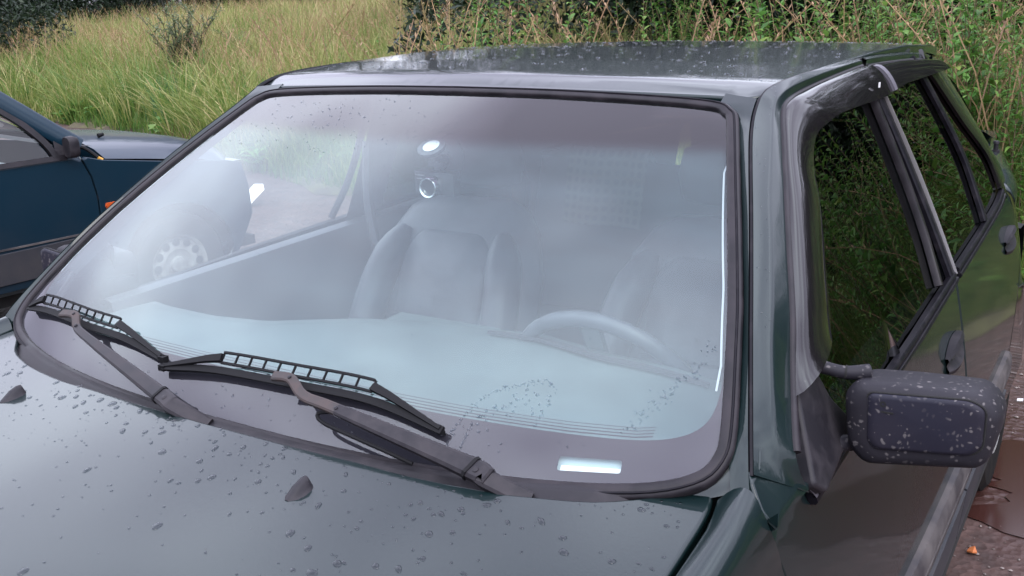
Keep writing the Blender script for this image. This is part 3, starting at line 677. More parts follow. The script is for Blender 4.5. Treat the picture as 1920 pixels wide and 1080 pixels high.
# roof
xd = [(.59, .75), (.595, .798), (.610, .90), (.622, 1.1), (.629, 1.33), (.634, 1.6), (.636, 1.77), (.632, 2.0), (.61, 2.3)]
front = [(x, .742 + .12 * x * x) for x in np.linspace(-.572, .572, 25)]
rp = front + [(.586, .79)] + [tuple(p) for p in xd[1:]] + [(.3, 2.42), (0, 2.44), (-.3, 2.42)] + [(-p[0], p[1]) for p in xd[::-1][:-1]] + [(-.586, .79)]
roof = panel('roof', rp, roof_fn, (0, 0, 1), M['green'], car, h=.035, rad=.004, flange=.02)
V = []; F = []
for _ in range(900):
    x, y = random.uniform(-.6, .6), random.uniform(.86, 2.15)
    q = roof_fn(np.array([x]), np.array([y]))[0]; r_ = random.choice((.0012, .0018, .0025, .0035, .0045)) ; add_small(V, F, q + [0, 0, .0002], (0, 0, 1), r_)
stuff(mesh_obj('roof_rain_beads', V, F, M['water'], roof))

# door upper frame curves: D = shut line along screen pillar and roof, G = window opening
Dc = [(.799, .199, .988), (.781, .245, 1.031), (.745, .341, 1.112), (.719, .412, 1.165), (.676, .528, 1.245), (.643, .615, 1.300), (.618, .685, 1.341), (.604, .742, 1.373), (.601, .798, 1.399), (.613, .90, 1.411), (.626, 1.1, 1.414), (.633, 1.33, 1.411), (.638, 1.6, 1.399), (.640, 1.77, 1.388), (.636, 2.0, 1.366), (.618, 2.3, 1.322)]
Gc = [(.842, .300, .925), (.827, .280, .988), (.789, .375, 1.060), (.766, .440, 1.124), (.728, .535, 1.200), (.697, .615, 1.255), (.655, .725, 1.325), (.634, .782, 1.358), (.627, .825, 1.375), (.626, .92, 1.384), (.635, 1.1, 1.393), (.643, 1.322, 1.396), (.649, 1.569, 1.385), (.656, 1.80, 1.370), (.650, 2.0, 1.345), (.630, 2.3, 1.298)]
Dd = resample(catmull(Dc, 8), 140); 
def match(Ca, Cb, n):
    """sample both curves at the same control parameters"""
    a, b = np.array(catmull(Ca, 10)), np.array(catmull(Cb, 10)); d = np.r_[0, np.cumsum(np.linalg.norm(np.diff(a, axis=0), axis=1))]
    t = np.linspace(0, d[-1], n); f = lambda q: np.stack([np.interp(t, d, q[:, k]) for k in range(3)], 1); return f(a), f(b)
Da, Ga = match(Dc, Gc, 132)
def frame_rows(i0, i1):
    rows = []
    for i in range(i0, i1):
        D, G = Da[i], Ga[i]; k = np.clip((1.36 - D[2]) / .10, 0, 1); k = k * k * (3 - 2 * k)      # 1 on the pillar, 0 along the roof
        w = np.linalg.norm(G - D)
        Cp = D + np.array([.025, .006, -.010])                        # corner of the pillar
        Cr = D * .42 + G * .58 + np.array([.006, 0, .0065])
        C = Cp * k + Cr * (1 - k)
        low = np.clip((1.075 - D[2]) / .085, 0, 1); low = low * low * (3 - 2 * low); md = (D + G) / 2; C = C * (1 - low) + np.array([float(SX(md[1], md[2])) + .003, md[1], md[2]]) * low
        r_ = [D + np.array([-.003, .004, -.018]), D + np.array([-.001, .001, -.003])]
        for t in np.linspace(0, 1, 13):
            # rounder toward the corner
            p = (1 - t) ** 2 * D + 2 * t * (1 - t) * C + t * t * G; q = D + (C - D) * min(1, 2 * t) if t < .5 else C + (G - C) * (2 * t - 1)
            r_.append(p * .45 + q * .55)
        r_.append(G + np.array([-.010, .004, -.002])); rows.append(r_)
    return rows
iB = int(np.argmin(np.abs(Da[:, 1] - 1.30) + (Da[:, 2] < 1.38) * 9)); iE = len(Da)

def arch_poly(poly, c, r): return poly
fd_low = [(.199, .992), (.252, .970), (.303, .940), (.326, .898), (.45, .9085), (.60, .915), (1.0, .925), (1.385, .931), (1.388, .86), (1.384, .7), (1.37, .55), (1.36, .30), (.26, .30), (.235, .55), (.222, .75), (.214, .843), (.180, .93), (.176, .955)]
rd_low = [(1.396, .931), (1.75, .936), (2.05, .944), (2.20, .958), (2.27, .955), (2.36, .86), (2.37, .76), (2.28, .66), (2.14, .55), (2.05, .42), (2.0, .30), (1.37, .30), (1.379, .55), (1.393, .7), (1.397, .86)]
doors = {}
for sx in (1, -1):
    fd = panel('front_door', fd_low, side_fn, (1, 0, 0), M['green'], car, h=.03, rad=.004, flange=.018, sx=sx, off=-.001)
    b = MB(); b.loft(frame_rows(0, iB)); b.build('window_frame', M['green'], fd, mirror=sx < 0, angle=70)
    rd = panel('rear_door', rd_low, side_fn, (1, 0, 0), M['green'], car, h=.03, rad=.004, flange=.018, sx=sx)
    b = MB(); b.loft(frame_rows(iB + 1, iE)); b.build('window_frame', M['green'], rd, mirror=sx < 0, angle=70)
    doors[sx] = (fd, rd)
    # pillar strip of the screen, between rubber and door shut line
    rows = []
    for i in range(0, int(len(Da) * .52)):
        D = Da[i]
        if D[2] > 1.392: break
        z = D[2] + .006; xe = np.interp(z, [.952, .974, .994, 1.027, 1.108, 1.162, 1.243, 1.347, 1.366, 1.376], [.70, .728, .751, .748, .716, .69, .643, .575, .555, .52])
        p, n = wsp(xe, z, 0.); sd_ = np.array([.8, .55, -.2])
        a = p + np.array([.012, .006, -.002]) - n * .006; e_ = D + np.array([-.006, -.003, 0])
        rows.append([a, a + n * .0075, a * .6 + e_ * .4 + n * .004, a * .25 + e_ * .75 + n * .002, e_, e_ - n * .016])
    rows.insert(0, [p + np.array([.022, -.045, -.055]) for p in rows[0]])
    b = MB(); b.loft(rows); b.build('screen_pillar', M['green'], car, mirror=sx < 0, angle=60)
    # painted scuttle corner between screen rubber, wing and bonnet
    b = MB(); b.loft([[np.array([.722, .158, .946]), np.array([.745, .172, .953]), np.array([.768, .188, .957]), np.array([.80, .203, .970])], [np.array([.742, .186, .972]), np.array([.757, .196, .978]), np.array([.777, .207, .982]), np.array([.802, .214, .992])], [np.array([.765, .226, 1.000]), np.array([.774, .230, 1.004]), np.array([.785, .235, 1.008]), np.array([.797, .232, 1.010])]]); b.build('scuttle_corner', M['green'], car, mirror=sx < 0, angle=70)
    # dark channel under the shut lines
    b = MB(); b.tube([p + np.array([-.004, .006, -.016]) for p in Da[::2]], .010, 6); b.build('shut_line_seal', M['black'], car, mirror=sx < 0)
    b = MB(); b.tube([p + np.array([-.0035, .0015, -.004]) for p in Da[::2]], .0036, 6); b.build('roof_gutter_moulding', M['trim'], car, mirror=sx < 0)

    # ---- black window surrounds
    def sstrip(name, path, prof, parent, m=M['trim'], h=0., n=6):
        P = []; Nn = []
        for y, z in catmull(path, n):
            p, q = sp_(y, z, h); P.append(p); Nn.append(q)
        b = MB(); b.sweep(P, Nn, prof); return b.build(name, m, parent, mirror=sx < 0, angle=45)
    flat = lambda w, t: [(-w, -.004), (-w, t * .6), (-w * .7, t), (w * .7, t), (w, t * .6), (w, -.004)]
    # window opening seal that follows G
    Gn = []; Gp = []
    for i in range(4, iB):
        g = Ga[i]; Gp.append(g + np.array([.001, .002, -.002])); Gn.append(np.array([1, -.25, .42]))
    b = MB(); b.sweep(Gp, Gn, [(-.006, -.006), (-.006, .003), (-.003, .006), (.003, .006), (.006, .003), (.006, -.006)]); b.build('window_seal', M['rubber'], fd, mirror=sx < 0, angle=60)
    b = MB(); b.sweep([g + np.array([.001, .006, -.006]) for g in Ga[iB:iE - 26]], [np.array([1, 0, .42])] * (iE - 26 - iB), [(-.006, -.006), (-.006, .003), (-.003, .006), (.003, .006), (.006, .003), (.006, -.006)]); b.build('window_seal', M['rubber'], rd, mirror=sx < 0, angle=60)
    # belt mouldings: two ribs
    for par, path in ((fd, [(.327, .905), (.45, .915), (.60, .921), (1.0, .931), (1.30, .936), (1.372, .938)]), (rd, [(1.402, .938), (1.75, .943), (2.05, .951), (2.19, .963)])):
        sstrip('belt_moulding', path, [(-.013, -.004), (-.013, .008), (-.009, .011), (-.004, .0105), (-.002, .006), (.001, .006), (.003, .0105), (.009, .011), (.013, .007), (.013, -.004)], par)
    # B-pillar mouldings
    sstrip('pillar_moulding', [(1.345, .944), (1.347, 1.05), (1.338, 1.145), (1.325, 1.24), (1.30, 1.345), (1.285, 1.385)], flat(.018, .009), fd, M['trim'])
    sstrip('pillar_moulding', [(1.228, .955), (1.262, 1.05), (1.272, 1.145), (1.268, 1.24), (1.258, 1.33)], flat(.009, .010), fd, M['rubber'])
    sstrip('pillar_moulding', [(1.383, .944), (1.397, 1.045), (1.398, 1.14), (1.382, 1.23), (1.352, 1.345), (1.335, 1.385)], flat(.013, .005), rd, M['gloss'])
    sstrip('pillar_seal', [(1.364, .944), (1.372, 1.05), (1.368, 1.145), (1.352, 1.24), (1.325, 1.345)], flat(.0016, .013), rd, M['alloy'])
    # rear door: divider and rear surround
    sstrip('window_divider', [(1.848, .956), (1.862, 1.003), (1.876, 1.108), (1.834, 1.212), (1.762, 1.324), (1.72, 1.372)], flat(.016, .008), rd)
    sstrip('rear_surround', [(2.200, .962), (2.212, .985), (2.19, 1.087), (2.04, 1.201), (1.895, 1.324), (1.83, 1.368)], flat(.028, .007), rd, M['gloss'])
    # glass
    GG = [(.34, .92)] + [(Ga[i][1] + .004, Ga[i][2] - .003) for i in range(8, iB, 3)]
    fgp = GG + [(1.29, 1.385), (1.33, 1.24), (1.345, 1.05), (1.345, .94)]
    panel('window_glass', fgp, side_fn, (1, 0, 0), M['side'] if sx > 0 else M['clearside'], fd, h=.06, rad=0, flange=0, off=-.006, sx=sx)
    rgp = [(1.40, .945), (1.40, 1.05), (1.40, 1.14), (1.385, 1.23), (1.35, 1.385), (1.56, 1.381), (1.74, 1.370), (1.84, 1.21), (1.876, 1.1), (1.86, .955)]
    panel('window_glass', rgp, side_fn, (1, 0, 0), M['side'], rd, h=.06, rad=0, flange=0, off=-.006, sx=sx)
    qgp = [(1.864, .957), (1.88, 1.1), (1.838, 1.21), (1.74, 1.368), (1.83, 1.362), (1.90, 1.32), (2.04, 1.20), (2.19, 1.087), (2.21, .965)]
    panel('quarter_glass', qgp, side_fn, (1, 0, 0), M['side'], rd, h=.06, rad=0, flange=0, off=-.006, sx=sx)
    # handles: a dished cup, its recess shade painted as a dark sheet
    for par, (hy, hz) in ((fd, (1.265, .803)), (rd, (2.16, .838))):
        rows = []
        for t in np.linspace(0, 1, 9):
            w = .165 * (t - .5); hh = .034 * math.sin(math.pi * (.08 + .84 * t)) ** .5
            r_ = []
            for a, o_ in ((-1.0, .0), (-.9, .012), (-.6, .017), (-.35, .010), (.1, .004), (.4, .012), (.65, .022), (.95, .018), (1.0, 0)):
                p, n_ = sp_(hy + w, hz + hh * a + .01 * (t - .5), o_ * (math.sin(math.pi * (.05 + .9 * t)) ** .6)); r_.append(p)
            rows.append(r_)
        b = MB(); b.loft(rows); hnd = b.build('door_handle', M['plastic'], par, mirror=sx < 0, angle=50)
        b = MB(); P = [sp_(hy + w, hz + .004, .0065)[0] for w in np.linspace(-.05, .055, 8)]; Nn = [sp_(hy + w, hz, 0)[1] for w in np.linspace(-.05, .055, 8)]
        b.sweep(P, Nn, [(-.011, 0), (.011, 0)], closed=False, scale=[.4, .8, 1, 1, 1, 1, .8, .4]); b.build('recess_shade', M['dark'], hnd, mirror=sx < 0, fix=False)
    # rub strip along the doors
    for par, y0, y1 in ((fd, .27, 1.362), (rd, 1.372, 2.03)):
        P = []; Nn = []
        for y in np.linspace(y0, y1, 16):
            p, n_ = sp_(y, .512, 0); P.append(p); Nn.append(n_)
        b = MB(); b.sweep(P, Nn, [(-.042, -.003), (-.040, .010), (-.026, .017), (0, .018), (.004, .015), (.008, .018), (.028, .016), (.040, .008), (.042, -.003)]); b.build('rub_strip', M['strip'], par, mirror=sx < 0, angle=30)
        P = [sp_(y, .372, 0)[0] for y in np.linspace(y0, y1, 8)]; Nn = [sp_(y, .372, 0)[1] for y in np.linspace(y0, y1, 8)]
        b = MB(); b.sweep(P, Nn, [(-.07, -.003), (-.066, .010), (.066, .010), (.085, -.003)]); b.build('sill_cladding', M['primer'], par, mirror=sx < 0, angle=30)
    # wind deflectors over the windows (the photo shows them on the driver's side)
    if sx > 0:
        gi = [i for i in range(18, iB)]
        Eo = catmull([(.790, .520, 1.052), (.764, .588, 1.108), (.717, .703, 1.215), (.684, .778, 1.272), (.672, .838, 1.314), (.673, .94, 1.329), (.680, 1.044, 1.334), (.686, 1.25, 1.330), (.686, 1.36, 1.331)], 10)
        i0 = int(np.argmin(np.abs(Ga[:iB, 2] - 1.035) + (Ga[:iB, 1] > .5) * 9)); 
        Gi = [Ga[i] for i in range(i0, iB + 2)]; n_ = 60
        Gs = resample(Gi, n_)
        kG = [0, .22, .52, .66, .70, .745, .80, .93, 1.0]
        gd = np.r_[0, np.cumsum(np.linalg.norm(np.diff(Gs, axis=0), axis=1))]
        def along(y_, z_):
            return int(np.argmin((Gs[:, 1] - y_) ** 2 + (Gs[:, 2] - z_) ** 2))
        keyG = [0, along(.435, 1.12), along(.575, 1.24), along(.66, 1.32), along(.73, 1.38), along(.84, 1.39), along(1.0, 1.395), along(1.22, 1.396), n_ - 1]
        Eo_k = [0, 10, 20, 30, 40, 50, 60, 70, 80]; Eo = np.array(Eo)
        rows = []
        for i in range(n_):
            u = np.interp(i, keyG, Eo_k); e_ = np.array([np.interp(u, np.arange(len(Eo)), Eo[:, k]) for k in range(3)]); g = Gs[i]
            tng = Gs[min(i + 1, n_ - 1)] - Gs[max(i - 1, 0)]; tng /= np.linalg.norm(tng)
            nb = np.cross(e_ - g, tng); nb /= np.linalg.norm(nb) + 1e-9
            if nb[0] < 0: nb = -nb
            w = np.linalg.norm(e_ - g); r_ = [g + nb * .003]
            for t in (.06, .16, .3, .45, .6, .75, .9, 1.0): r_.append(g + (e_ - g) * t + nb * (.003 + .30 * w * (t ** .5) * (1 - .72 * t)))
            r_.append(r_[-1] - nb * .0025); 
            for t in (.75, .45, .16, 0): r_.append(g + (e_ - g) * t + nb * (.0005 + .30 * w * (t ** .5) * (1 - .72 * t)))
            rows.append(r_)
        b = MB(); b.loft(rows, closed=True); b.f += [tuple(range(14))[::-1], tuple((n_ - 1) * 14 + k for k in range(14))]
        df = b.build('wind_deflector', M['gloss'], fd, mirror=sx < 0, angle=50)
        lab, lz = sp_(1.235, 1.352, .030)
        b = MB(); b.box(lab, (.002, .010, .010)); b.build('deflector_sticker', M['white'], df, mirror=sx < 0, smooth=False)
        rows = []
        for y in np.linspace(1.345, 1.985, 30):
            g, gn = sp_(y, np.interp(y, [1.322, 1.569, 1.80, 2.0], [1.392, 1.382, 1.368, 1.350]), .004); zl = np.interp(y, [1.34, 1.48, 1.72, 1.985], [1.330, 1.333, 1.326, 1.320])
            e_, en = sp_(y, zl, .022); w = np.linalg.norm(e_ - g); r_ = [g]
            for t in (.08, .2, .4, .6, .8, 1.0): r_.append(g + (e_ - g) * t + gn * (.42 * w * (t ** .5) * (1 - .78 * t)))
            r_.append(e_ - gn * .003); r_.append(g - gn * .003); rows.append(r_)
        b = MB(); b.loft(rows, closed=True); b.f += [tuple(29 * 9 + k for k in range(9))]
        rdf = b.build('wind_deflector', M['gloss'], rd, mirror=sx < 0, angle=50)
        fr_ = rows[0]; back = rows[0]
        b = MB(); b.add([p + np.array([0, -.001, 0]) for p in fr_], [tuple(range(9))]); 
        q0 = np.array(fr_)
        rows2 = [[p + np.array([.0005, -.001, 0]) for p in fr_[:7]], [p + np.array([.001, .022, .0012]) for p in fr_[:7]]]
        b.loft(rows2); b.build('deflector_end', M['matte_grey'], rdf, mirror=sx < 0, smooth=False)

    # sill and body underside
    b = MB(); P = [(SX(np.float64(y), np.float64(.30)) - .03, y, .25) for y in np.linspace(.2, 2.1, 12)]; b.sweep(P, [(1, 0, 0)] * 12, [(-.07, -.05), (-.07, .02), (.07, .02), (.07, -.05)]); b.build('sill', M['dark'], car, mirror=sx < 0)
    # rear quarter with the wheel arch
    rows = []
    ys = np.concatenate([np.linspace(2.02, 2.44, 12), np.linspace(2.52, 3.42, 14)])
    for y in ys:
        ztop = np.interp(y, [2.0, 2.22, 2.30, 2.45, 3.42], [.962, .962, .975, .992, .955]); r_ = []
        xs_ = float(SX(np.float64(y), np.float64(.86)))
        sh = [(-.16, ztop + .012), (-.09, ztop + .010), (-.045, ztop - .002), (-.02, ztop - .022), (-.004, ztop - .055)] if y > 2.3 else [(-.05, ztop + .002), (-.045, ztop - .001), (-.03, ztop - .006), (-.015, ztop - .02), (-.004, ztop - .05)]
        for a, z in sh: r_.append(np.array([xs_ + a, y, z]))
        for z in np.linspace(min(.88, ztop - .07), .30, 14): r_.append(np.array([float(SX(np.float64(y), np.float64(z))), y, z]))
        for k, p in enumerate(r_):
            dy, dz = p[1] - 2.30, p[2] - .30; dd = math.hypot(dy, dz)
            if dd < .365 and dz > -.05: r_[k] = np.array([p[0] + .004, 2.30 + dy / (dd + 1e-6) * .365, .30 + dz / (dd + 1e-6) * .365])
        # hide the part in front of the door's curved rear edge
        for k, p in enumerate(r_):
            lim = np.interp(p[2], [.30, .42, .55, .66, .76, .86, .955, 1.1], [2.008, 2.058, 2.148, 2.288, 2.378, 2.368, 2.278, 2.278])
            if p[1] < lim: r_[k] = np.array([float(SX(np.float64(lim), np.float64(min(p[2], .955)))) + (p[0] - float(SX(np.float64(p[1]), np.float64(min(p[2], .955)))) if k < 5 else 0), lim, p[2]])
        rows.append(r_)
    b = MB(); b.loft(rows); b.build('rear_wing', M['green'], car, mirror=sx < 0, angle=60)
    # C-pillar
    rows = []
    for t in np.linspace(0, 1, 14):
        a = np.array([np.interp(t, [0, .3, .6, 1], [2.02, 1.93, 2.06, 2.235]), np.interp(t, [0, .3, .6, 1], [1.352, 1.318, 1.20, .975])]); a[0] = np.interp(a[1], [.96, .985, 1.087, 1.20, 1.324, 1.36], [2.235, 2.238, 2.215, 2.066, 1.92, 1.86])
        r_ = [sp_(a[0], a[1], .001)[0]]
        bw = np.interp(t, [0, 1], [.30, .74])
        for q in np.linspace(.12, 1, 8):
            p, n_ = sp_(a[0] + bw * q, a[1] + .02 * q, .001); p = p - np.array([.10 * q ** 3, 0, 0]); r_.append(p)
        rows.append(r_)
    b = MB(); b.loft(rows); b.build('rear_pillar', M['green'], car, mirror=sx < 0, angle=60)
    b = MB(); b.tube([p + np.array([-.02, 0, -.02]) for p in [rows[0][0], rows[0][4], rows[0][-1]]], .02, 6); b.build('pillar_joint', M['green'], car, mirror=sx < 0)

# tail: rear screen, deck and bumper
b = MB(); rows = []
for y, z, w in ((2.42, 1.335, .56), (2.62, 1.22, .62), (2.90, 1.045, .66)): rows.append([np.array([x * w, y + .04 * (1 - x * x), z + .01 * (1 - x * x)]) for x in np.linspace(-1, 1, 13)])
b.loft(rows); b.build('rear_window', M['side'], car, fix=False)
b = MB(); rows = []
for y, z, w in ((2.88, 1.035, .68), (3.0, .995, .70), (3.38, .965, .66), (3.46, .94, .64), (3.48, .86, .64), (3.48, .62, .66)): rows.append([np.array([x * w, y + .05 * (1 - x * x), z + .012 * (1 - x * x)]) for x in np.linspace(-1, 1, 13)])
b.loft(rows); b.build('tailgate', M['green'], car)
b = MB(); rows = []
for x in np.linspace(-1, 1, 25):
    xx = .80 * x; yo = 3.50 - .22 * abs(x) ** 4; rows.append([np.array([xx, yo - .12, .64]), np.array([xx, yo, .63]), np.array([xx, yo + .05, .56]), np.array([xx, yo + .04, .40]), np.array([xx, yo - .03, .30])])
b.loft(rows); b.build('rear_bumper', M['plastic'], car)
b = MB(); rows = []
for x in np.linspace(-1, 1, 25):
    xx = .80 * x; yo = -1.22 + .25 * abs(x) ** 4; rows.append([np.array([xx, yo + .14, .70]), np.array([xx, yo + .02, .66]), np.array([xx, yo - .06, .58]), np.array([xx, yo - .05, .40]), np.array([xx, yo + .03, .26])])
b.loft(rows); b.build('front_bumper', M['plastic'], car)
# grille panel below the bonnet
b = MB(); b.box((0, -1.09, .745), (1.36, .03, .15)); b.build('grille', M['black'], car, smooth=False)
# floor pan and engine bay: what the gaps look into
b = MB(); b.box((0, .95, .27), (1.6, 4.0, .05)); b.build('floor_pan', M['dark'], car, smooth=False)
b = MB(); b.box((0, -.45, .76), (1.42, 1.1, .04)); b.box((0, .06, .86), (1.40, .02, .10)); b.build('engine_bay', M['dark'], car, smooth=False)
# rear aerial stub
ab = sp_(2.82, .93, 0)[0] + np.array([-.035, 0, .05])
b = MB(); b.tube([ab + np.array([0, 0, -.02]), ab + np.array([0, 0, .004])], [.014, .013], 10); b.tube([ab + np.array([0, 0, .004]), ab + np.array([0, 0, .026])], [.008, .0075], 10); b.tube([ab + np.array([0, 0, .026]), ab + np.array([0, 0, .034])], [.011, .009], 10)
b.build('aerial_stub', M['plastic'], car)

# wheels
def road_wheel(x, y, R, wd, parent, rim_m, holes=True, sgn=1):
    w = MB(); c = np.array([x, y, R]); prof = [(.58, .5), (.72, .52), (.90, .50), (.97, .42), (1.0, .25), (1.0, -.25), (.97, -.42), (.9, -.5), (.58, -.5)]
    rows = [[c + np.array([sgn * b_ * wd, a * R * math.cos(q), a * R * math.sin(q)]) for a, b_ in prof] for q in np.linspace(0, 2 * math.pi, 33)]
    w.loft(rows); t = w.build('wheel', M['tyre'], parent, angle=30)
    w = MB(); pr = [(.60, .46), (.58, .50), (.55, .46), (.52, .36), (.46, .32), (.40, .40), (.30, .42), (.22, .36), (.16, .36), (.14, .44), (.08, .46), (.001, .46)]
    rows = [[c + np.array([sgn * b_ * wd, a * R * math.cos(q), a * R * math.sin(q)]) for a, b_ in pr] for q in np.linspace(0, 2 * math.pi, 41)]
    w.loft(rows); rim = w.build('rim', rim_m, t, angle=30)
    for k in range(12 if holes else 0):
        q = 2 * math.pi * k / 12; w = MB(); w.disc(c + np.array([sgn * (.385 * wd + .004), .435 * R * math.cos(q), .435 * R * math.sin(q)]), (sgn, 0, 0), 0.0005, .022, 10); w.build('rim_hole', M['dark'], rim, smooth=False)
    return t
for sx in (1, -1):
    road_wheel(sx * .79, -.40, .305, .19, car, M['alloy'], False, sx); road_wheel(sx * .78, 2.30, .305, .19, car, M['alloy'], False, sx)
    b = MB(); rows = [[np.array([sx * (.855 if k else .6), yc + .355 * math.cos(q), .30 + .355 * math.sin(q)]) for k in (0, 1)] for yc in (-.40,) for q in np.linspace(0, math.pi, 13)]
    b.loft(rows); rows = [[np.array([sx * (.845 if k else .55), 2.30 + .36 * math.cos(q), .30 + .36 * math.sin(q)]) for k in (0, 1)] for q in np.linspace(0, math.pi, 13)]
    b2 = MB(); b2.loft(rows); b.build('wheel_arch_liner', M['dark'], car); b2.build('wheel_arch_liner', M['dark'], car)

# ------------------------------------------------------------------ wipers
def wiper(xz, ladder, arm, widths, rust_n, tipflip):
    """xz: blade line on the glass; ladder: x range of the vented bridge; arm: points from hook to pivot"""
    line = catmull([(a, b, 0) for a, b in xz], 8); lx = np.array([p[0] for p in line]); lz = np.array([p[1] for p in line])
    zat = lambda x: float(np.interp(x, lx, lz))
    P = []; Nn = []
    for x in np.linspace(lx[0], lx[-1], 34):
        p, n = wsp(x, zat(x) - .012, .0); P.append(p); Nn.append(n)
    b = MB(); b.sweep(P, Nn, [(-.0012, .001), (-.004, .010), (-.006, .012), (-.006, .017), (.006, .017), (.006, .012), (.004, .010), (.0012, .001)])
    wp = b.build('wiper', M['black'], car, angle=40)
    # vented bridge
    x0, x1 = ladder; X = np.linspace(x0, x1, 20)
    pt = lambda x, dz, h: wsp(x, zat(x) + dz, h)[0]
    br = MB()
    for dz, h in ((-.0045, .019), (.006, .024)):
        br.sweep([pt(x, dz, h) for x in X], [wsp(x, zat(x), 0)[1] for x in X], [(-.0018, -.002), (-.0018, .002), (.0018, .002), (.0018, -.002)])
    brg = br.build('blade_bridge', M['black'], wp, angle=30)
    k = 10
    for i in range(k + 1):
        x = x0 + (x1 - x0) * i / k
        r = MB(); r.sweep([pt(x, -.0045, .0195), pt(x + .002, .006, .0245)], [wsp(x, zat(x), 0)[1]] * 2, [(-.0016, -.0012), (-.0016, .0012), (.0016, .0012), (.0016, -.0012)]); r.build('rung', M['black'], wp, angle=30)
    for xa, xb in ((x0, lx[0] + .004), (x1, lx[-1] - .004)):
        P = [pt(xa, 0, .024), pt(xa + (xb - xa) * .25, -.003, .024), pt(xb, -.011, .018)]
        r = MB(); r.sweep(P, [wsp(xa, zat(xa), 0)[1]] * 3, [(-.0075, -.004), (-.0065, .002), (.0065, .003), (.0075, -.004)], scale=[1, .85, .4]); r.build('blade_claw', M['black'], wp, angle=30)
    e = MB(); e.box(pt(lx[-1] if tipflip else lx[0], -.012, .013), (.014, .012, .010)); e.build('end_cap', M['black'], wp, smooth=False)
    # arm: thin hook, broad channel, cap at the pivot
    A = [np.array(p, float) for p in arm]; n = np.array([0, -.5, .86])
    pr = [(-1, -.55), (-1, .25), (-.7, .55), (.7, .55), (1, .25), (1, -.55)]
    def seg(name, i0, i1, m):
        Q = catmull(A, 5)[i0 * 5: i1 * 5 + 1]; ws_ = np.interp(np.linspace(i0, i1, len(Q)), range(len(A)), widths)
        r = MB(); r.sweep(Q, [n] * len(Q), [(a, b_ * .75) for a, b_ in pr], scale=list(ws_)); return r.build(name, m, wp, angle=35)
    seg('wiper_hook', 0, rust_n, M['rust']); seg('wiper_arm', rust_n, 4, M['arm']); seg('arm_cap', 4, 6, M['arm'])
    r = MB(); d = A[5] - A[4]; d /= np.linalg.norm(d); r.sweep([A[4] - d * .003, A[4] + d * .002], [n] * 2, [(a * 1.12, b_ * .95) for a, b_ in pr], scale=[widths[4]] * 2); r.build('arm_joint', M['black'], wp)
    for q_, rr_ in ((A[1], .0032), (A[rust_n], .0035), (A[4] + (A[5] - A[4]) * .45, .005)):
        r = MB(); c_ = q_ + n * (widths[1] * .42 if rr_ < .004 else widths[4] * .42); r.tube([c_, c_ + n * .0016, c_ + n * .0024], [rr_, rr_ * .9, rr_ * .3], 10); r.build('rivet', M['arm'], wp)
    return wp
w_out = wiper([(-.697, 1.010), (-.60, 1.0185), (-.45, 1.0205), (-.32, 1.0215), (-.195, 1.013)], (-.640, -.352),
      [(-.515, .134, 1.037), (-.47, .131, 1.041), (-.439, .111, 1.029), (-.383, .093, 1.021), (-.121, .030, .987), (-.079, .020, .979), (-.015, .030, .955)], [.008, .008, .007, .008, .0135, .0135, .012], 2, True)
w_in = wiper([(-.182, 1.004), (-.063, 1.016), (.09, 1.0195), (.249, 1.018), (.381, 1.000)], (-.055, .247),
      [(.083, .084, 1.036), (.117, .086, 1.037), (.156, .071, 1.022), (.224, .067, 1.015), (.462, .060, .981), (.484, .056, .974), (.545, .070, .948)], [.008, .008, .008, .009, .0155, .0135, .013], 3, False)
b = MB(); b.tube(catmull([(.205, .075, 1.004), (.184, .068, 1.000), (.20, .060, .992), (.259, .055, .985), (.316, .056, .975), (.36, .062, .962)], 5), .003, 8); b.build('washer_hose', M['black'], w_in)

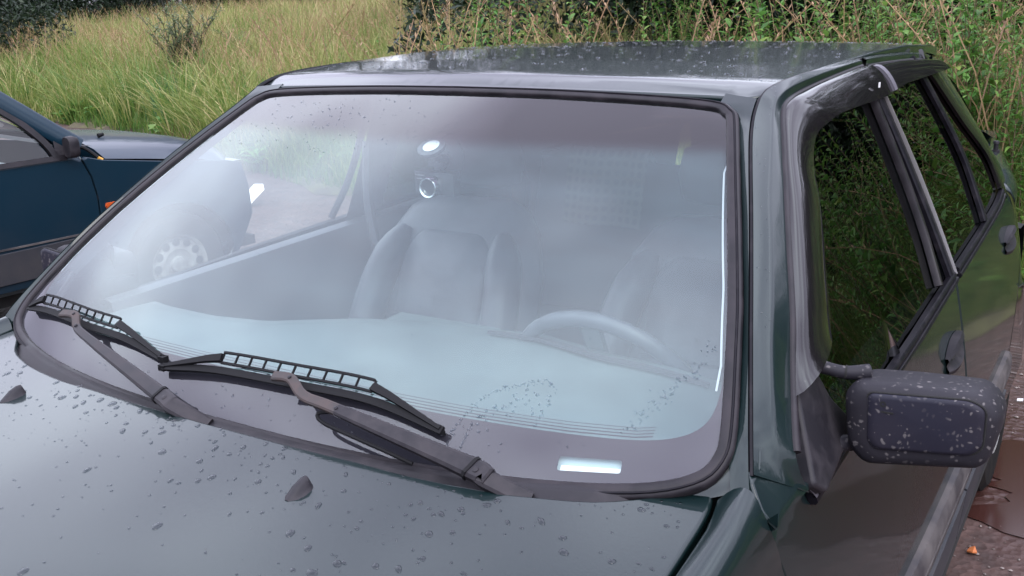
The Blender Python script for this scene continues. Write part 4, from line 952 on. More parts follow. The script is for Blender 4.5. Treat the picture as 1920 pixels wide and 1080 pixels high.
# ------------------------------------------------------------------ door mirrors
mm = mat('mirror_shell', (.07, .068, .075), .55, spec=.16)
noise_mix(mm, (.060, .058, .066), (.10, .095, .10), 16, 6, .4, .7, bump=.06)
mp_ = mat('mirror_cover_panel', (.02, .025, .045), .5, spec=.18)
def spots(m, c1, c2, scale=55., cov=.30, c0=None):
    """dried splashes: ragged pale spots over the base colour"""
    b = m.node_tree.nodes['Principled BSDF']; geo = nd(m, 'ShaderNodeNewGeometry')
    n = nd(m, 'ShaderNodeTexNoise', Scale=40., Detail=3.); lk(m, geo.outputs['Position'], n.inputs['Vector'])
    va = nd(m, 'ShaderNodeVectorMath', operation='SCALE'); lk(m, n.outputs['Color'], va.inputs[0]); va.inputs[3].default_value = .022
    vb = nd(m, 'ShaderNodeVectorMath', operation='ADD'); lk(m, va.outputs[0], vb.inputs[0]); lk(m, geo.outputs['Position'], vb.inputs[1])
    v = nd(m, 'ShaderNodeTexVoronoi', Scale=scale); lk(m, vb.outputs[0], v.inputs['Vector'])
    sp2 = nd(m, 'ShaderNodeSeparateColor'); lk(m, v.outputs['Color'], sp2.inputs[0])
    th = nd(m, 'ShaderNodeMath', operation='MULTIPLY'); lk(m, sp2.outputs[0], th.inputs[0]); th.inputs[1].default_value = cov * 1.6
    lt = nd(m, 'ShaderNodeMapRange'); lk(m, v.outputs['Distance'], lt.inputs[0]); lt.inputs[1].default_value = 0.; lt.inputs[3].default_value = 1.; lt.inputs[4].default_value = 0.; lk(m, th.outputs[0], lt.inputs[2])
    st = nd(m, 'ShaderNodeMapRange'); lk(m, lt.outputs[0], st.inputs[0]); st.inputs[1].default_value = .25; st.inputs[2].default_value = .6
    n2 = nd(m, 'ShaderNodeTexNoise', Scale=7., Detail=5.); lk(m, geo.outputs['Position'], n2.inputs['Vector'])
    x0 = nd(m, 'ShaderNodeMix', data_type='RGBA'); lk(m, n2.outputs['Fac'], x0.inputs[0]); x0.inputs[6].default_value = (*c1, 1); x0.inputs[7].default_value = (*(c0 or c1), 1)
    n3 = nd(m, 'ShaderNodeMapRange'); lk(m, n2.outputs['Fac'], n3.inputs[0]); n3.inputs[1].default_value = .38; n3.inputs[2].default_value = .55
    k = nd(m, 'ShaderNodeMath', operation='MULTIPLY'); lk(m, st.outputs[0], k.inputs[0]); lk(m, n3.outputs[0], k.inputs[1])
    k2 = nd(m, 'ShaderNodeMath', operation='MULTIPLY'); lk(m, k.outputs[0], k2.inputs[0]); k2.inputs[1].default_value = .75
    x = nd(m, 'ShaderNodeMix', data_type='RGBA'); lk(m, k2.outputs[0], x.inputs[0]); lk(m, x0.outputs[2], x.inputs[6]); x.inputs[7].default_value = (*c2, 1)
    lk(m, x.outputs[2], b.inputs['Base Color'])
    rr = nd(m, 'ShaderNodeMapRange'); lk(m, k2.outputs[0], rr.inputs[0]); rr.inputs[3].default_value = b.inputs['Roughness'].default_value; rr.inputs[4].default_value = .8; lk(m, rr.outputs[0], b.inputs['Roughness'])
spots(mp_, (.005, .008, .020), (.13, .12, .12), 130., .42, (.028, .024, .030))
spots(mm, (.010, .010, .014), (.13, .12, .12), 120., .36, (.024, .022, .027))
def mirror(sx):
    core = [(.862, 1.056), (.93, 1.0605), (1.026, 1.0615), (1.049, 1.036), (1.047, .985), (1.038, .939), (.95, .927), (.878, .918), (.855, .945), (.850, 1.0), (.848, 1.036)]
    cp = np.array(catmull([(a, b_, 0) for a, b_ in roundpoly(core, .018, 3)], 2, True))[:, :2]; cen = np.array([.95, .992])
    b = MB(); rows = []
    for y, s, sh in ((.424, .02, .004), (.424, .70, .004), (.427, .86, .003), (.437, .955, .001), (.455, .995, 0), (.50, 1.0, 0), (.545, .985, 0), (.562, .955, 0), (.556, .93, 0), (.552, .5, 0)):
        rows.append([np.array([*(cen + (p - cen) * s), y]) for p in cp])
    rows = [[np.array([p[0], .424 + (p[2] - .424) * .80 + .10 * (p[0] - .95), p[1] - (.012 * np.clip((p[1] - .98) / .05, 0, 1)) - (.10 * (p[2] - .424) if p[1] > .99 else 0)]) for p in r] for r in rows]
    if sx < 0: rows = [[p - np.array([.05, 0, 0]) for p in r] for r in rows]
    b.loft(rows, closed=True); hs_ = b.build('door_mirror', mm, doors[sx][0], mirror=sx < 0, angle=60)
    ins = np.array(roundpoly([(.884, 1.033), (1.012, 1.040), (1.031, 1.030), (1.031, .975), (1.018, .962), (.896, .951), (.886, .963)], .010, 5))
    ic = ins.mean(0); b = MB(); rows = []
    for s, y in ((.0, .4195), (.85, .4200), (.97, .4210), (1.0, .4245), (1.0, .432)): rows.append([np.array([*(ic + (p - ic) * s), y]) for p in ins])
    rows = [[np.array([p[0], p[2] + .10 * (p[0] - .95), p[1]]) for p in r] for r in rows]
    b.loft(rows, closed=True); b.build('cover_panel', mp_, doors[sx][0], mirror=sx < 0, angle=60)
    b = MB(); P = [np.array([*(ic + (p - ic) * 1.02), .4262]) for p in np.vstack([ins, ins[:1]])]; b.tube([np.array([p[0], p[2] + .10 * (p[0] - .95), p[1]]) for p in P], .0017, 6, False); b.build('cover_gap', M['dark'], hs_, mirror=sx < 0)
    b = MB(); b.disc((.905, .4150, 1.021), (0, -1, 0), .002, .0042, 14); b.box((.9105, .4156, 1.0095), (.017, .0008, .0025)); b.build('cover_mark', M['dark'], hs_, mirror=sx < 0, smooth=False)
    b = MB(); b.add([np.array([p[0], .532 + .10 * (p[0] - .95), p[1] - .012 - (.012 if p[1] > .99 else 0)]) for p in (cen + (cp - cen) * .90)], [tuple(range(len(cp)))]); b.build('mirror_glass', M['lens'], hs_, mirror=sx < 0, smooth=False)
    tri = roundpoly([(.300, .938), (.372, 1.052), (.436, 1.082), (.448, 1.070), (.462, 1.0), (.505, .950), (.485, .9395), (.328, .9165)], .008, 3)
    q1, q2, q3 = (sp_(.300, .938, .008)[0], sp_(.436, 1.082, .008)[0], sp_(.500, .948, .010)[0]); nn_ = np.cross(q2 - q1, q3 - q1)
    def flat_fn(y, z): return np.stack([q1[0] - (nn_[1] * (y - q1[1]) + nn_[2] * (z - q1[2])) / nn_[0], y, z], -1)
    panel('mirror_base', tri, flat_fn, (1, 0, 0), M['plastic'], doors[sx][0], h=.03, rad=.006, flange=.014, sx=sx)
    for P, r_ in (([(.782, .430, 1.062), (.800, .440, 1.054), (.822, .448, 1.047), (.845, .452, 1.044), (.872, .470, 1.043)], [.016, .012, .0095, .0098, .012]), ([(.832, .43, .935), (.846, .44, .938), (.865, .455, .940), (.89, .475, .945)], [.018, .0125, .011, .012])):
        b = MB(); b.tube(catmull(P, 4), list(np.interp(np.linspace(0, len(r_) - 1, (len(r_) - 1) * 4 + 1), range(len(r_)), r_)), 12); b.build('mirror_arm', mm, doors[sx][0], mirror=sx < 0)
    b = MB(); b.tube([(.843, .4515, 1.0442), (.8455, .452, 1.044)], .0108, 14); b.tube([(.8555, .4475, .939), (.858, .449, .9393)], .0128, 14); b.build('arm_joint', M['dark'], hs_, mirror=sx < 0)
    if sx > 0:
        b = MB(); b.add([sp_(y, z, .010)[0] for y, z in ((.318, .914), (.329, .902), (.338, .903), (.324, .918), (.312, .928), (.306, .926))], [(0, 1, 2, 3), (0, 3, 4, 5)]); b.build('corner_clip', M['matte_grey'], doors[sx][0], smooth=False)
mirror(1); mirror(-1)

# rain left on the glass: beads high on the passenger side, smears where the blades turned, runs over the border
V = []; F = []
def glass_bead(x, z, r):
    p, n = wsp(x, z, .0006); add_small(V, F, p, n, r)
for _ in range(230):
    x, z = random.uniform(-.56, -.08), random.uniform(1.29, 1.385)
    if abs(x) > np.interp(z, [1.28, 1.347, 1.366, 1.376], [.60, .565, .545, .5]) or random.random() > .35 + .65 * math.exp(-((x + .30) / .12) ** 2): continue
    glass_bead(x, z, random.uniform(.0008, .0026))
def smear(P, n, sp_r, r0, r1):
    Q = resample(catmull([(a, b_, 0) for a, b_ in P], 6), n)
    for q in Q: glass_bead(q[0] + random.gauss(0, sp_r), q[1] + random.gauss(0, sp_r), random.uniform(r0, r1))
smear([(.39, 1.000), (.407, 1.027), (.445, 1.044), (.493, 1.055)], 70, .0016, .0007, .0016)
smear([(.41, 1.003), (.45, 1.028), (.49, 1.036)], 45, .008, .0009, .0026)
smear([(.497, 1.054), (.505, 1.035), (.50, 1.01)], 26, .003, .0008, .0022)
smear([(.389, 1.003), (.386, .981)], 16, .0012, .001, .002); smear([(.412, 1.003), (.410, .976)], 18, .0012, .001, .002)
smear([(.626, 1.02), (.645, 1.04), (.675, 1.07), (.690, 1.10)], 90, .006, .0007, .002)
for _ in range(60): glass_bead(random.uniform(-.5, .6), random.uniform(.965, 1.0), random.uniform(.0008, .0022))
for _ in range(120): glass_bead(-.10 + random.gauss(0, .08) + .25 * random.random(), 1.36 - .06 * random.random(), random.uniform(.0006, .0014))
for _ in range(70): glass_bead(random.uniform(-.6, .64), random.uniform(1.03, 1.3), random.uniform(.0005, .0012))
stuff(mesh_obj('windscreen_rain', V, F, M['glasswater'], glass))
V = []; F = []
for _ in range(60):
    i = random.randrange(12, 60); t = random.random(); fr_i = random.random(); p = (Da[i] * fr_i + Da[i + 1] * (1 - fr_i)) * (1 - t) + (Da[i] + np.array([.022, .01, -.009])) * t; add_small(V, F, p + np.array([0, -.001, .001]), (.3, -.6, .6), random.uniform(.0005, .0014))
stuff(mesh_obj('pillar_rain_beads', V, F, M['water'], doors[1][0]))

# ------------------------------------------------------------------ cabin
b = MB(); rows = []
xe = [-.74, -.66, -.509, -.372, -.209, -.05, .119, .25, .398, .55, .66, .74]; ye = [.50, .485, .48, .504, .60, .655, .663, .64, .603, .60, .60, .60]
for x in np.linspace(-.72, .72, 61):
    yE = float(np.interp(x, xe, ye)); yF = .115 + .165 * x * x; hump = .018 * math.exp(-((x - .36) / .22) ** 4)
    r_ = [np.array([x, yF, .915])]
    for t in np.linspace(.05, 1, 9): r_.append(np.array([x, yF + (yE - yF) * t, .928 + .008 * math.sin(math.pi * t) + hump * t * t]))
    r_ += [np.array([x, yE + .012, .920 + hump]), np.array([x, yE + .016, .90]), np.array([x, yE - .03, .78]), np.array([x, yE - .06, .60])]
    rows.append(r_)
b.loft(rows); dsh = b.build('dashboard', M['dash'], car, angle=50)
# demister slots along the foot of the screen, air vents and the edge of the instrument hood
for x0_, x1_ in ((-.58, -.22), (-.16, .16), (.22, .58)):
    b = MB(); P = [np.array([x, .150 + .165 * x * x + .02, .9375]) for x in np.linspace(x0_, x1_, 12)]; b.sweep(P, [(0, 0, 1)] * 12, [(-.009, -.004), (-.009, .002), (.009, .002), (.009, -.004)]); b.build('demister_slot', M['dark'], dsh)
b = MB(); P = [np.array([x, float(np.interp(x, xe, ye)) - .045, .932 + .008 * .2 + .018 * math.exp(-((x - .36) / .22) ** 4) + .004]) for x in np.linspace(.12, .60, 16)]; b.sweep(P, [(0, 0, 1)] * 16, [(-.004, -.004), (-.004, .003), (.004, .003), (.004, -.004)]); b.build('hood_seam', M['leather_dark'], dsh)
b = MB(); b.box((-.05, .62, .70), (.26, .20, .42)); b.build('centre_console', M['dash'], car)
for sx in (1, -1):
    b = MB(); rows = []
    for y in np.linspace(.42, 2.1, 12): rows.append([np.array([.825, y, .935]), np.array([.80, y, .945]), np.array([.775, y, .938]), np.array([.768, y, .90]), np.array([.745, y, .72]), np.array([.73, y, .66]), np.array([.77, y, .35])])
    b.loft(rows); b.build('door_card', M['cardgrey'], doors[sx][0], mirror=sx < 0, angle=50)
    b = MB(); rows = [[sp_(y, z, -.035)[0] for y in (1.25, 1.33, 1.41)] for z in np.linspace(.93, 1.37, 8)]; b.loft(rows); b.build('pillar_lining', M['lining'], car, mirror=sx < 0)
    b = MB(); rows = [[sp_(y, z, -.04)[0] for y in (2.22 - (z - .95) * .9, 2.7 - (z - .95) * .9)] for z in np.linspace(.93, 1.35, 6)]; b.loft(rows); b.build('rear_lining', M['lining'], car, mirror=sx < 0)
    b = MB(); rows = []
    for i in range(8, 60, 4): rows.append([Da[i] + np.array([-.012, .012, -.02]), (Da[i] + Ga[i]) / 2 + np.array([-.035, .015, -.02]), Ga[i] + np.array([-.02, .002, -.012])])
    b.loft(rows); b.build('screen_pillar_lining', M['lining'], car, mirror=sx < 0)
    b = MB(); b.tube(catmull([(.71, 1.27, 1.18), (.70, 1.24, 1.02), (.66, 1.22, .85), (.62, 1.2, .6)], 4), .014, 6); b.build('seat_belt', M['leather_dark'], car, mirror=sx < 0)
b = MB(); rows = [[np.array([x * .60, y, float(roof_fn(np.array([x * .6]), np.array([y]))[0][2]) - .035 - (.02 if abs(x) > .95 else 0)]) for x in np.linspace(-1, 1, 13)] for y in np.linspace(.86, 2.42, 16)]
b.loft(rows); b.build('headliner', M['lining'], car)
b = MB(); b.box((0, 1.3, .33), (1.5, 2.2, .04)); b.build('cabin_floor', M['carpet'], car, smooth=False)
def sup(c, w, d, n=20, e=3.2):
    o = []
    for k in range(n):
        q = 2 * math.pi * k / n; cx, sy = math.cos(q), math.sin(q)
        o.append(np.array([c[0] + w * math.copysign(abs(cx) ** (2 / e), cx), c[1] + d * math.copysign(abs(sy) ** (2 / e), sy), c[2]]))
    return o
def seat(cx):
    lean = lambda z: .99 + (z - .55) * .42
    b = MB(); b.loft([sup((cx, lean(z), z), w, d) for z, w, d in ((.50, .20, .05), (.52, .245, .075), (.70, .255, .08), (.88, .245, .075), (.98, .215, .065), (1.035, .175, .055), (1.06, .13, .035), (1.066, .05, .01))], closed=True)
    s_ = b.build('seat', M['leather'], car, angle=70)
    for sg in (-1, 1):
        b = MB(); b.tube(catmull([(cx + sg * .195, lean(.56) - .085, .56), (cx + sg * .205, lean(.72) - .098, .72), (cx + sg * .19, lean(.87) - .085, .87), (cx + sg * .15, lean(.99) - .055, .99)], 5), [.03] + [.047] * 12 + [.04, .03, .02], 10); b.build('side_bolster', M['leather'], s_)
    arch = roundpoly([(-.125, .60), (-.125, .93), (-.09, .985), (.09, .985), (.125, .93), (.125, .60)], [.01, .06, .05, .05, .06, .01], 5)
    b = MB(); fr = [np.array([cx + a, lean(z) - .084, z]) for a, z in arch]; bk = [np.array([cx + a * 1.08, lean(z) - .060, z + .006]) for a, z in arch]; cc = np.mean(fr, axis=0)
    b.loft([bk, fr, [cc + (p - cc) * .5 + np.array([0, -.006, 0]) for p in fr], [cc + (p - cc) * .02 + np.array([0, -.008, 0]) for p in fr]], closed=True); b.build('back_insert', M['leather'], s_, angle=60)
    b = MB(); b.box((cx, lean(.79) - .094, .79), (.25, .006, .006)); b.build('back_seam', M['leather_dark'], s_)
    b = MB(); b.loft([sup((cx, y, .50 + dz), w, h_) for y, dz, w, h_ in ((.52, 0, .2, .03),)] if False else [[np.array([p[0], y, .48 + (p[1])]) for p in sup((cx, 0, 0), w, h_)] for y, w, h_ in ((.50, .18, .05), (.54, .24, .09), (.75, .25, .10), (.98, .25, .09))], closed=True); b.build('cushion', M['leather'], s_, angle=70)
    b = MB(); b.loft([sup((cx, lean(1.1) + .02, z), w, d) for z, w, d in ((1.085, .08, .02), (1.10, .125, .042), (1.16, .135, .05), (1.215, .12, .042), (1.232, .07, .02), (1.234, .01, .01))], closed=True); b.build('headrest', M['leather_dark'], s_, angle=70)
    return s_
seat(-.315); dseat = seat(.39)
b = MB(); rows = []
b.loft([[np.array([x * .66, 1.95 + (z - .5) * .35 + .03 * abs(x), z]) for x in np.linspace(-1, 1, 13)] for z in np.linspace(.5, 1.0, 6)]); b.loft([[np.array([x * .66, y, .52]) for x in np.linspace(-1, 1, 9)] for y in (1.45, 1.95)]); b.build('rear_seat', M['leather_dark'], car)
# steering wheel
c = np.array([.36, .665, .846]); ax = np.array([0, .90, .44]); ax /= np.linalg.norm(ax); a_ = np.array([1., 0, 0]); b_ = np.cross(ax, a_)
b = MB(); b.tube([c + .185 * (math.cos(q) * a_ + math.sin(q) * b_) for q in np.linspace(0, 2 * math.pi, 49)], .0155, 10, False); sw = b.build('steering_wheel', M['leather'], car)
b = MB(); b.loft([[c + ax * o + r * (math.cos(q) * a_ + .8 * math.sin(q) * b_) for q in np.linspace(0, 2 * math.pi, 24)] for o, r in ((-.05, .03), (-.03, .07), (.0, .075), (.012, .06), (.014, .001))]); b.build('wheel_hub', M['dash'], sw)
for q in (0.05, math.pi - .05, -math.pi / 2):
    d = math.cos(q) * a_ + math.sin(q) * b_; b = MB(); b.sweep([c + d * .05, c + d * .18], [ax] * 2, [(-.018, -.006), (-.018, .006), (.018, .006), (.018, -.006)]); b.build('wheel_spoke', M['dash'], sw)

# dash camera hanging from the screen: a thing of its own
dc = empty('dash_camera', (0, 0, 0), 'small dash camera hanging inside the windscreen from a round suction mount', 'dash camera')
p0, n0 = wsp(.035, 1.316, -.009)
b = MB(); b.disc(p0, n0, .012, .028, 28); b.disc(p0 - n0 * .001, n0, .0002, .0125, 24); b.loft([[p0 + n0 * o + r * (math.cos(q) * np.array([1., 0, 0]) + math.sin(q) * np.cross(n0, [1., 0, 0])) for q in np.linspace(0, 2 * math.pi, 25)] for o, r in ((0, .028), (-.008, .027), (-.02, .012), (-.03, .010))]); b.build('suction_mount', M['cam'], dc)
b = MB(); b.disc(p0 + n0 * .0012, n0, .0002, .0165, 28); b.build('mount_disc', M['white'], dc, smooth=False)
b = MB(); b.tube(catmull([p0 - n0 * .03, (.03, .635, 1.275), (.012, .64, 1.255)], 4), .008, 10); b.box((.010, .632, 1.268), (.034, .014, .014)); b.build('mount_arm', M['cam'], dc)
b = MB(); b.box((.006, .635, 1.228), (.092, .026, .044)); bdy = b.build('camera_body', M['cam'], dc)
for z, w in ((1.243, .022), (1.236, .016)):
    b = MB(); b.box((-.026, .6212, z), (w, .0012, .002)); b.build('body_marking', M['chrome'], bdy, smooth=False)
b = MB(); b.loft([[np.array([.008 + r * math.cos(q), y, 1.224 + r * math.sin(q)]) for q in np.linspace(0, 2 * math.pi, 33)] for y, r in ((.622, .021), (.598, .0205), (.596, .019), (.598, .0165), (.606, .015))]); b.build('lens_ring', M['chrome'], dc)
b = MB(); b.disc((.008, .606, 1.224), (0, -1, 0), .0002, .0155, 24); b.build('lens', M['lens'], dc, smooth=False)
b = MB(); b.tube(catmull([(.05, .64, 1.235), (.065, .63, 1.25), (.078, .625, 1.285), (.070, .62, 1.315)], 6), .0018, 6); b.build('cable', M['cam'], dc)
# dotted cloth over the rear seat back
cm_ = M['cloth']; bb = cm_.node_tree.nodes['Principled BSDF']; g_ = nd(cm_, 'ShaderNodeNewGeometry'); mpp = nd(cm_, 'ShaderNodeMapping'); mpp.inputs['Scale'].default_value = (1, 0, 1); lk(cm_, g_.outputs['Position'], mpp.inputs[0])
vv = nd(cm_, 'ShaderNodeTexVoronoi', Scale=34.); vv.inputs['Randomness'].default_value = .08; lk(cm_, mpp.outputs[0], vv.inputs['Vector']); rr = nd(cm_, 'ShaderNodeMapRange'); lk(cm_, vv.outputs['Distance'], rr.inputs[0]); rr.inputs[1].default_value = .30; rr.inputs[2].default_value = .38
xx = nd(cm_, 'ShaderNodeMix', data_type='RGBA'); lk(cm_, rr.outputs[0], xx.inputs[0]); xx.inputs[6].default_value = (.05, .06, .055, 1); xx.inputs[7].default_value = (.10, .115, .10, 1); lk(cm_, xx.outputs[2], bb.inputs['Base Color'])
b = MB(); b.loft([[np.array([-.36 + .15 * x, 2.015 + .01 * math.sin(5 * x) + y, z]) for x in np.linspace(-1, 1, 9)] for y, z in ((0, .80), (.03, .92), (.06, 1.02), (.09, 1.05), (.13, 1.0))]); cl = b.build('cloth', cm_)
tag(cl, 'faded dotted cloth draped over the rear seat inside the green car', 'cloth')

# ------------------------------------------------------------------ the blue car alongside
AZ = math.radians(8); _uu = np.array([math.sin(AZ), math.cos(AZ)]); _ww = np.array([-math.cos(AZ), math.sin(AZ)]); bp0 = np.array([-2.97, 2.37])
bc = bp0 + _ww * .80
blue = empty('blue_car', (bc[0], bc[1], 0), 'dark blue older car parked alongside on the left, facing the meadow', 'car', rz=-AZ)
def BX(s, z):
    up = .80 - .38 * np.clip(z - .90, 0, 1); lo = .80 + .03 * np.sin(np.clip((.90 - z) / .5, 0, 1.2) * np.pi / 2)
    return np.where(z > .9, up, lo) - .5 * np.clip(s - .15, 0, 2) ** 2 - .12 * np.clip(-2.2 - s, 0, 2) ** 2
def bfn(s, z): return np.stack([BX(s, z), s, z], -1)
def bsp(s, z, h=0.):
    e = 1e-4; x = float(BX(np.float64(s), np.float64(z))); n = np.array([1, -(float(BX(np.float64(s + e), np.float64(z))) - x) / e, -(float(BX(np.float64(s), np.float64(z + e))) - x) / e]); n /= np.linalg.norm(n)
    return np.array([x, s, z]) + n * h, n
arch_f = [(.33 * math.cos(q), .27 + .33 * math.sin(q)) for q in np.linspace(math.radians(175), math.radians(-5), 15)]
arch_r = [(-2.48 + .33 * math.cos(q), .27 + .33 * math.sin(q)) for q in np.linspace(math.radians(185), math.radians(-5), 15)]
for sx in (1, -1):
    K = dict(h=.06, rad=.005, flange=.015, sx=sx)
    panel('front_wing', [(-.432, .905), (-.33, .872), (0, .815), (.36, .762), (.46, .735), (.49, .60), (.49, .45)] + arch_f[::-1] + [(-.36, .33), (-.392, .45), (-.392, .573), (-.384, .70), (-.395, .80)], bfn, (1, 0, 0), M['blue'], blue, **K)
    bd = panel('front_door', [(-.439, .905), (-.402, .80), (-.391, .70), (-.399, .573), (-.399, .45), (-.37, .36), (-1.42, .36), (-1.44, .60), (-1.44, .905)], bfn, (1, 0, 0), M['blue'], blue, **K)
    br_ = panel('rear_door', [(-1.447, .905), (-1.447, .60), (-1.427, .36), (-2.12, .36), (-2.2, .50), (-2.3, .62), (-2.36, .72), (-2.36, .905)], bfn, (1, 0, 0), M['blue'], blue, **K)
    panel('rear_wing', [(-2.367, .905), (-2.367, .72), (-2.307, .61)] + arch_r[1:] [:0] + [(-2.30, .57)] + [(-2.48 + .33 * math.cos(q), .27 + .33 * math.sin(q)) for q in np.linspace(math.radians(62), math.radians(185), 12)] + [(-3.2, .33), (-3.3, .55), (-3.28, .86), (-2.7, .905)], bfn, (1, 0, 0), M['blue'], blue, **K)
    # A-pillar, roof rail, window frame
    def strip(name, path, prof, par, m, h=0., n=5):
        P = []; Nn = []
        for s, z in catmull(path, n):
            p, q = bsp(s, z, h); P.append(p); Nn.append(q)
        b = MB(); b.sweep(P, Nn, prof); return b.build(name, m, par, mirror=sx < 0, angle=45)
    strip('screen_pillar', [(-.42, .945), (-.53, 1.035), (-.67, 1.155), (-.80, 1.255), (-1.0, 1.345), (-1.3, 1.375), (-1.9, 1.37), (-2.3, 1.33), (-2.75, 1.12), (-2.95, .93)], [(-.045, -.03), (-.045, .0), (-.03, .012), (.03, .012), (.045, .0), (.045, -.03)], blue, M['blue'])
    strip('window_frame', [(-.545, .915), (-.575, .985), (-.655, 1.085), (-.765, 1.175), (-.95, 1.285), (-1.15, 1.325), (-1.42, 1.335)], [(-.014, -.01), (-.014, .009), (.014, .009), (.014, -.01)], bd, M['rubber'])
    strip('belt_seal', [(-.50, .909), (-.9, .912), (-1.42, .912)], [(-.012, -.01), (-.012, .008), (.012, .008), (.012, -.01)], bd, M['rubber'])
    strip('belt_seal', [(-1.45, .912), (-2.36, .912)], [(-.012, -.01), (-.012, .008), (.012, .008), (.012, -.01)], br_, M['rubber'])
    strip('centre_pillar', [(-1.44, .91), (-1.46, 1.34)], [(-.03, -.01), (-.03, .009), (.03, .009), (.03, -.01)], blue, M['rubber'])
    strip('rear_window_frame', [(-1.47, 1.335), (-2.1, 1.32), (-2.36, 1.12), (-2.40, .91)], [(-.014, -.01), (-.014, .009), (.014, .009), (.014, -.01)], br_, M['rubber'])
    panel('window_glass', [(-.56, .915), (-.66, 1.085), (-.77, 1.175), (-.95, 1.285), (-1.15, 1.325), (-1.44, 1.335), (-1.43, .915)], bfn, (1, 0, 0), M['clearside'], bd, h=.1, rad=0, flange=0, off=-.006, sx=sx)
    panel('window_glass', [(-1.46, .915), (-1.47, 1.335), (-2.1, 1.32), (-2.36, 1.12), (-2.39, .915)], bfn, (1, 0, 0), M['clearside'], br_, h=.1, rad=0, flange=0, off=-.006, sx=sx)
    strip('body_line', [(-.41, .548), (-.9, .553), (-1.42, .556)], [(-.005, -.002), (-.004, .004), (.004, .004), (.005, -.002)], bd, M['strip'])
    strip('lower_cladding', [(-.41, .468), (-.9, .466), (-1.41, .466)], [(-.072, -.003), (-.068, .007), (.068, .007), (.072, -.003)], bd, M['primer'])
    strip('lower_cladding', [(-1.45, .466), (-2.13, .466)], [(-.072, -.003), (-.068, .007), (.068, .007), (.072, -.003)], br_, M['primer'])
    if sx > 0:
        pts = [bsp(s, z, .010)[0] for s, z in ((-0.354, .668), (-0.298, .668), (-0.293, .658), (-0.298, .644), (-0.354, .644), (-0.359, .656))]; bs = [bsp(s, z, -.002)[0] for s, z in ((-0.358, .671), (-0.294, .671), (-0.288, .658), (-0.294, .641), (-0.358, .641), (-0.364, .656))]
        b = MB(); b.loft([bs, pts], closed=True); b.f.append(tuple(6 + k for k in range(6))); b.build('side_indicator', M['orange'], blue, smooth=False)
    mb_ = [bsp(s, z, .004)[0] for s, z in ((-.545, .915), (-.43, .915), (-.44, .955), (-.475, 1.01), (-.535, .985))]
    b = MB(); b.add(mb_, [(0, 1, 2, 3, 4)]); b.build('mirror_base', M['plastic'], bd, mirror=sx < 0, smooth=False)
    b = MB(); rows = []
    for s, k in ((-.455, .25), (-.462, .85), (-.478, 1.0), (-.505, .98), (-.51, .9), (-.509, .02)):
        rows.append([np.array([.838 + .038 * k * math.copysign(abs(math.cos(q)) ** .6, math.cos(q)), s, .958 + .050 * k * math.copysign(abs(math.sin(q)) ** .6, math.sin(q))]) for q in np.linspace(0, 2 * math.pi, 20, endpoint=False)])
    b.loft(rows, closed=True); b.build('door_mirror', M['plastic'], bd, mirror=sx < 0, angle=50)
    P = [bsp(-1.27, .80, .012)[0], bsp(-1.36, .80, .012)[0]]; b = MB(); b.tube(P, .012, 8); b.build('door_handle', M['plastic'], bd, mirror=sx < 0)
    road_wheel(sx * .72, 0, .275, .16, blue, M['steel'], True, sx); road_wheel(sx * .72, -2.48, .275, .16, blue, M['steel'], True, sx)
    for s0_ in (0, -2.48):
        b = MB(); b.loft([[np.array([sx * x, s0_ + .325 * math.cos(q), .27 + .325 * math.sin(q)]) for x in (.45, .80)] for q in np.linspace(-.1, math.pi + .1, 13)]); b.build('wheel_arch_liner', M['dark'], blue)
b = MB(); rows = []
for s, z, w in ((-.30, .915, .70), (-.1, .885, .715), (.2, .835, .70), (.37, .795, .64), (.48, .755, .54), (.53, .71, .52), (.54, .62, .52)):
    r_ = []
    for x in np.linspace(-1, 1, 17):
        cr_ = .035 * (1 - abs(x) ** 2.5); r_.append(np.array([x * (w + .07), s + .10 * (1 - x * x) * (1 if s > .1 else 0) , z + cr_ - (.045 * abs(x) ** 8)]))
    rows.append(r_)
b.loft(rows); bh = b.build('bonnet', M['blue'], blue, angle=40)
b = MB(); rows = [[np.array([x * (.70), -.30 - .02 + .10 * 0 - .02 * (1 - x * x), .93]), np.array([x * .70, -.38, .935]), np.array([x * .70, -.46 , .945])] for x in np.linspace(-1, 1, 9)]
b.loft(rows); b.build('cowl', M['black'], blue)
b = MB(); rows = [[np.array([x * np.interp(t, [0, 1], [.70, .56]), -.44 - .66 * t + .10 * (1 - x * x) * (1 - t * .5), .945 + .39 * t + .015 * (1 - x * x)]) for x in np.linspace(-1, 1, 13)] for t in np.linspace(0, 1, 6)]
b.loft(rows); b.build('windscreen', M['wind'], blue, fix=False)
b = MB(); rows = [[np.array([x * .60, s, z + .03 * (1 - x * x) - .02 * abs(x) ** 6]) for x in np.linspace(-1, 1, 13)] for s, z in ((-1.05, 1.345), (-1.3, 1.38), (-1.9, 1.385), (-2.3, 1.34))]
b.loft(rows); b.build('roof', M['blue'], blue)
b = MB(); rows = [[np.array([x * np.interp(t, [0, 1], [.58, .68]), -2.3 - .6 * t, 1.34 - .42 * t]) for x in np.linspace(-1, 1, 7)] for t in (0, .5, 1)]; b.loft(rows); b.build('rear_window', M['side'], blue, fix=False)
b = MB(); rows = [[np.array([x * .72, s, z]) for x in np.linspace(-1, 1, 7)] for s, z in ((-2.88, .92), (-3.28, .90), (-3.33, .6))]; b.loft(rows); b.build('boot_lid', M['blue'], blue)
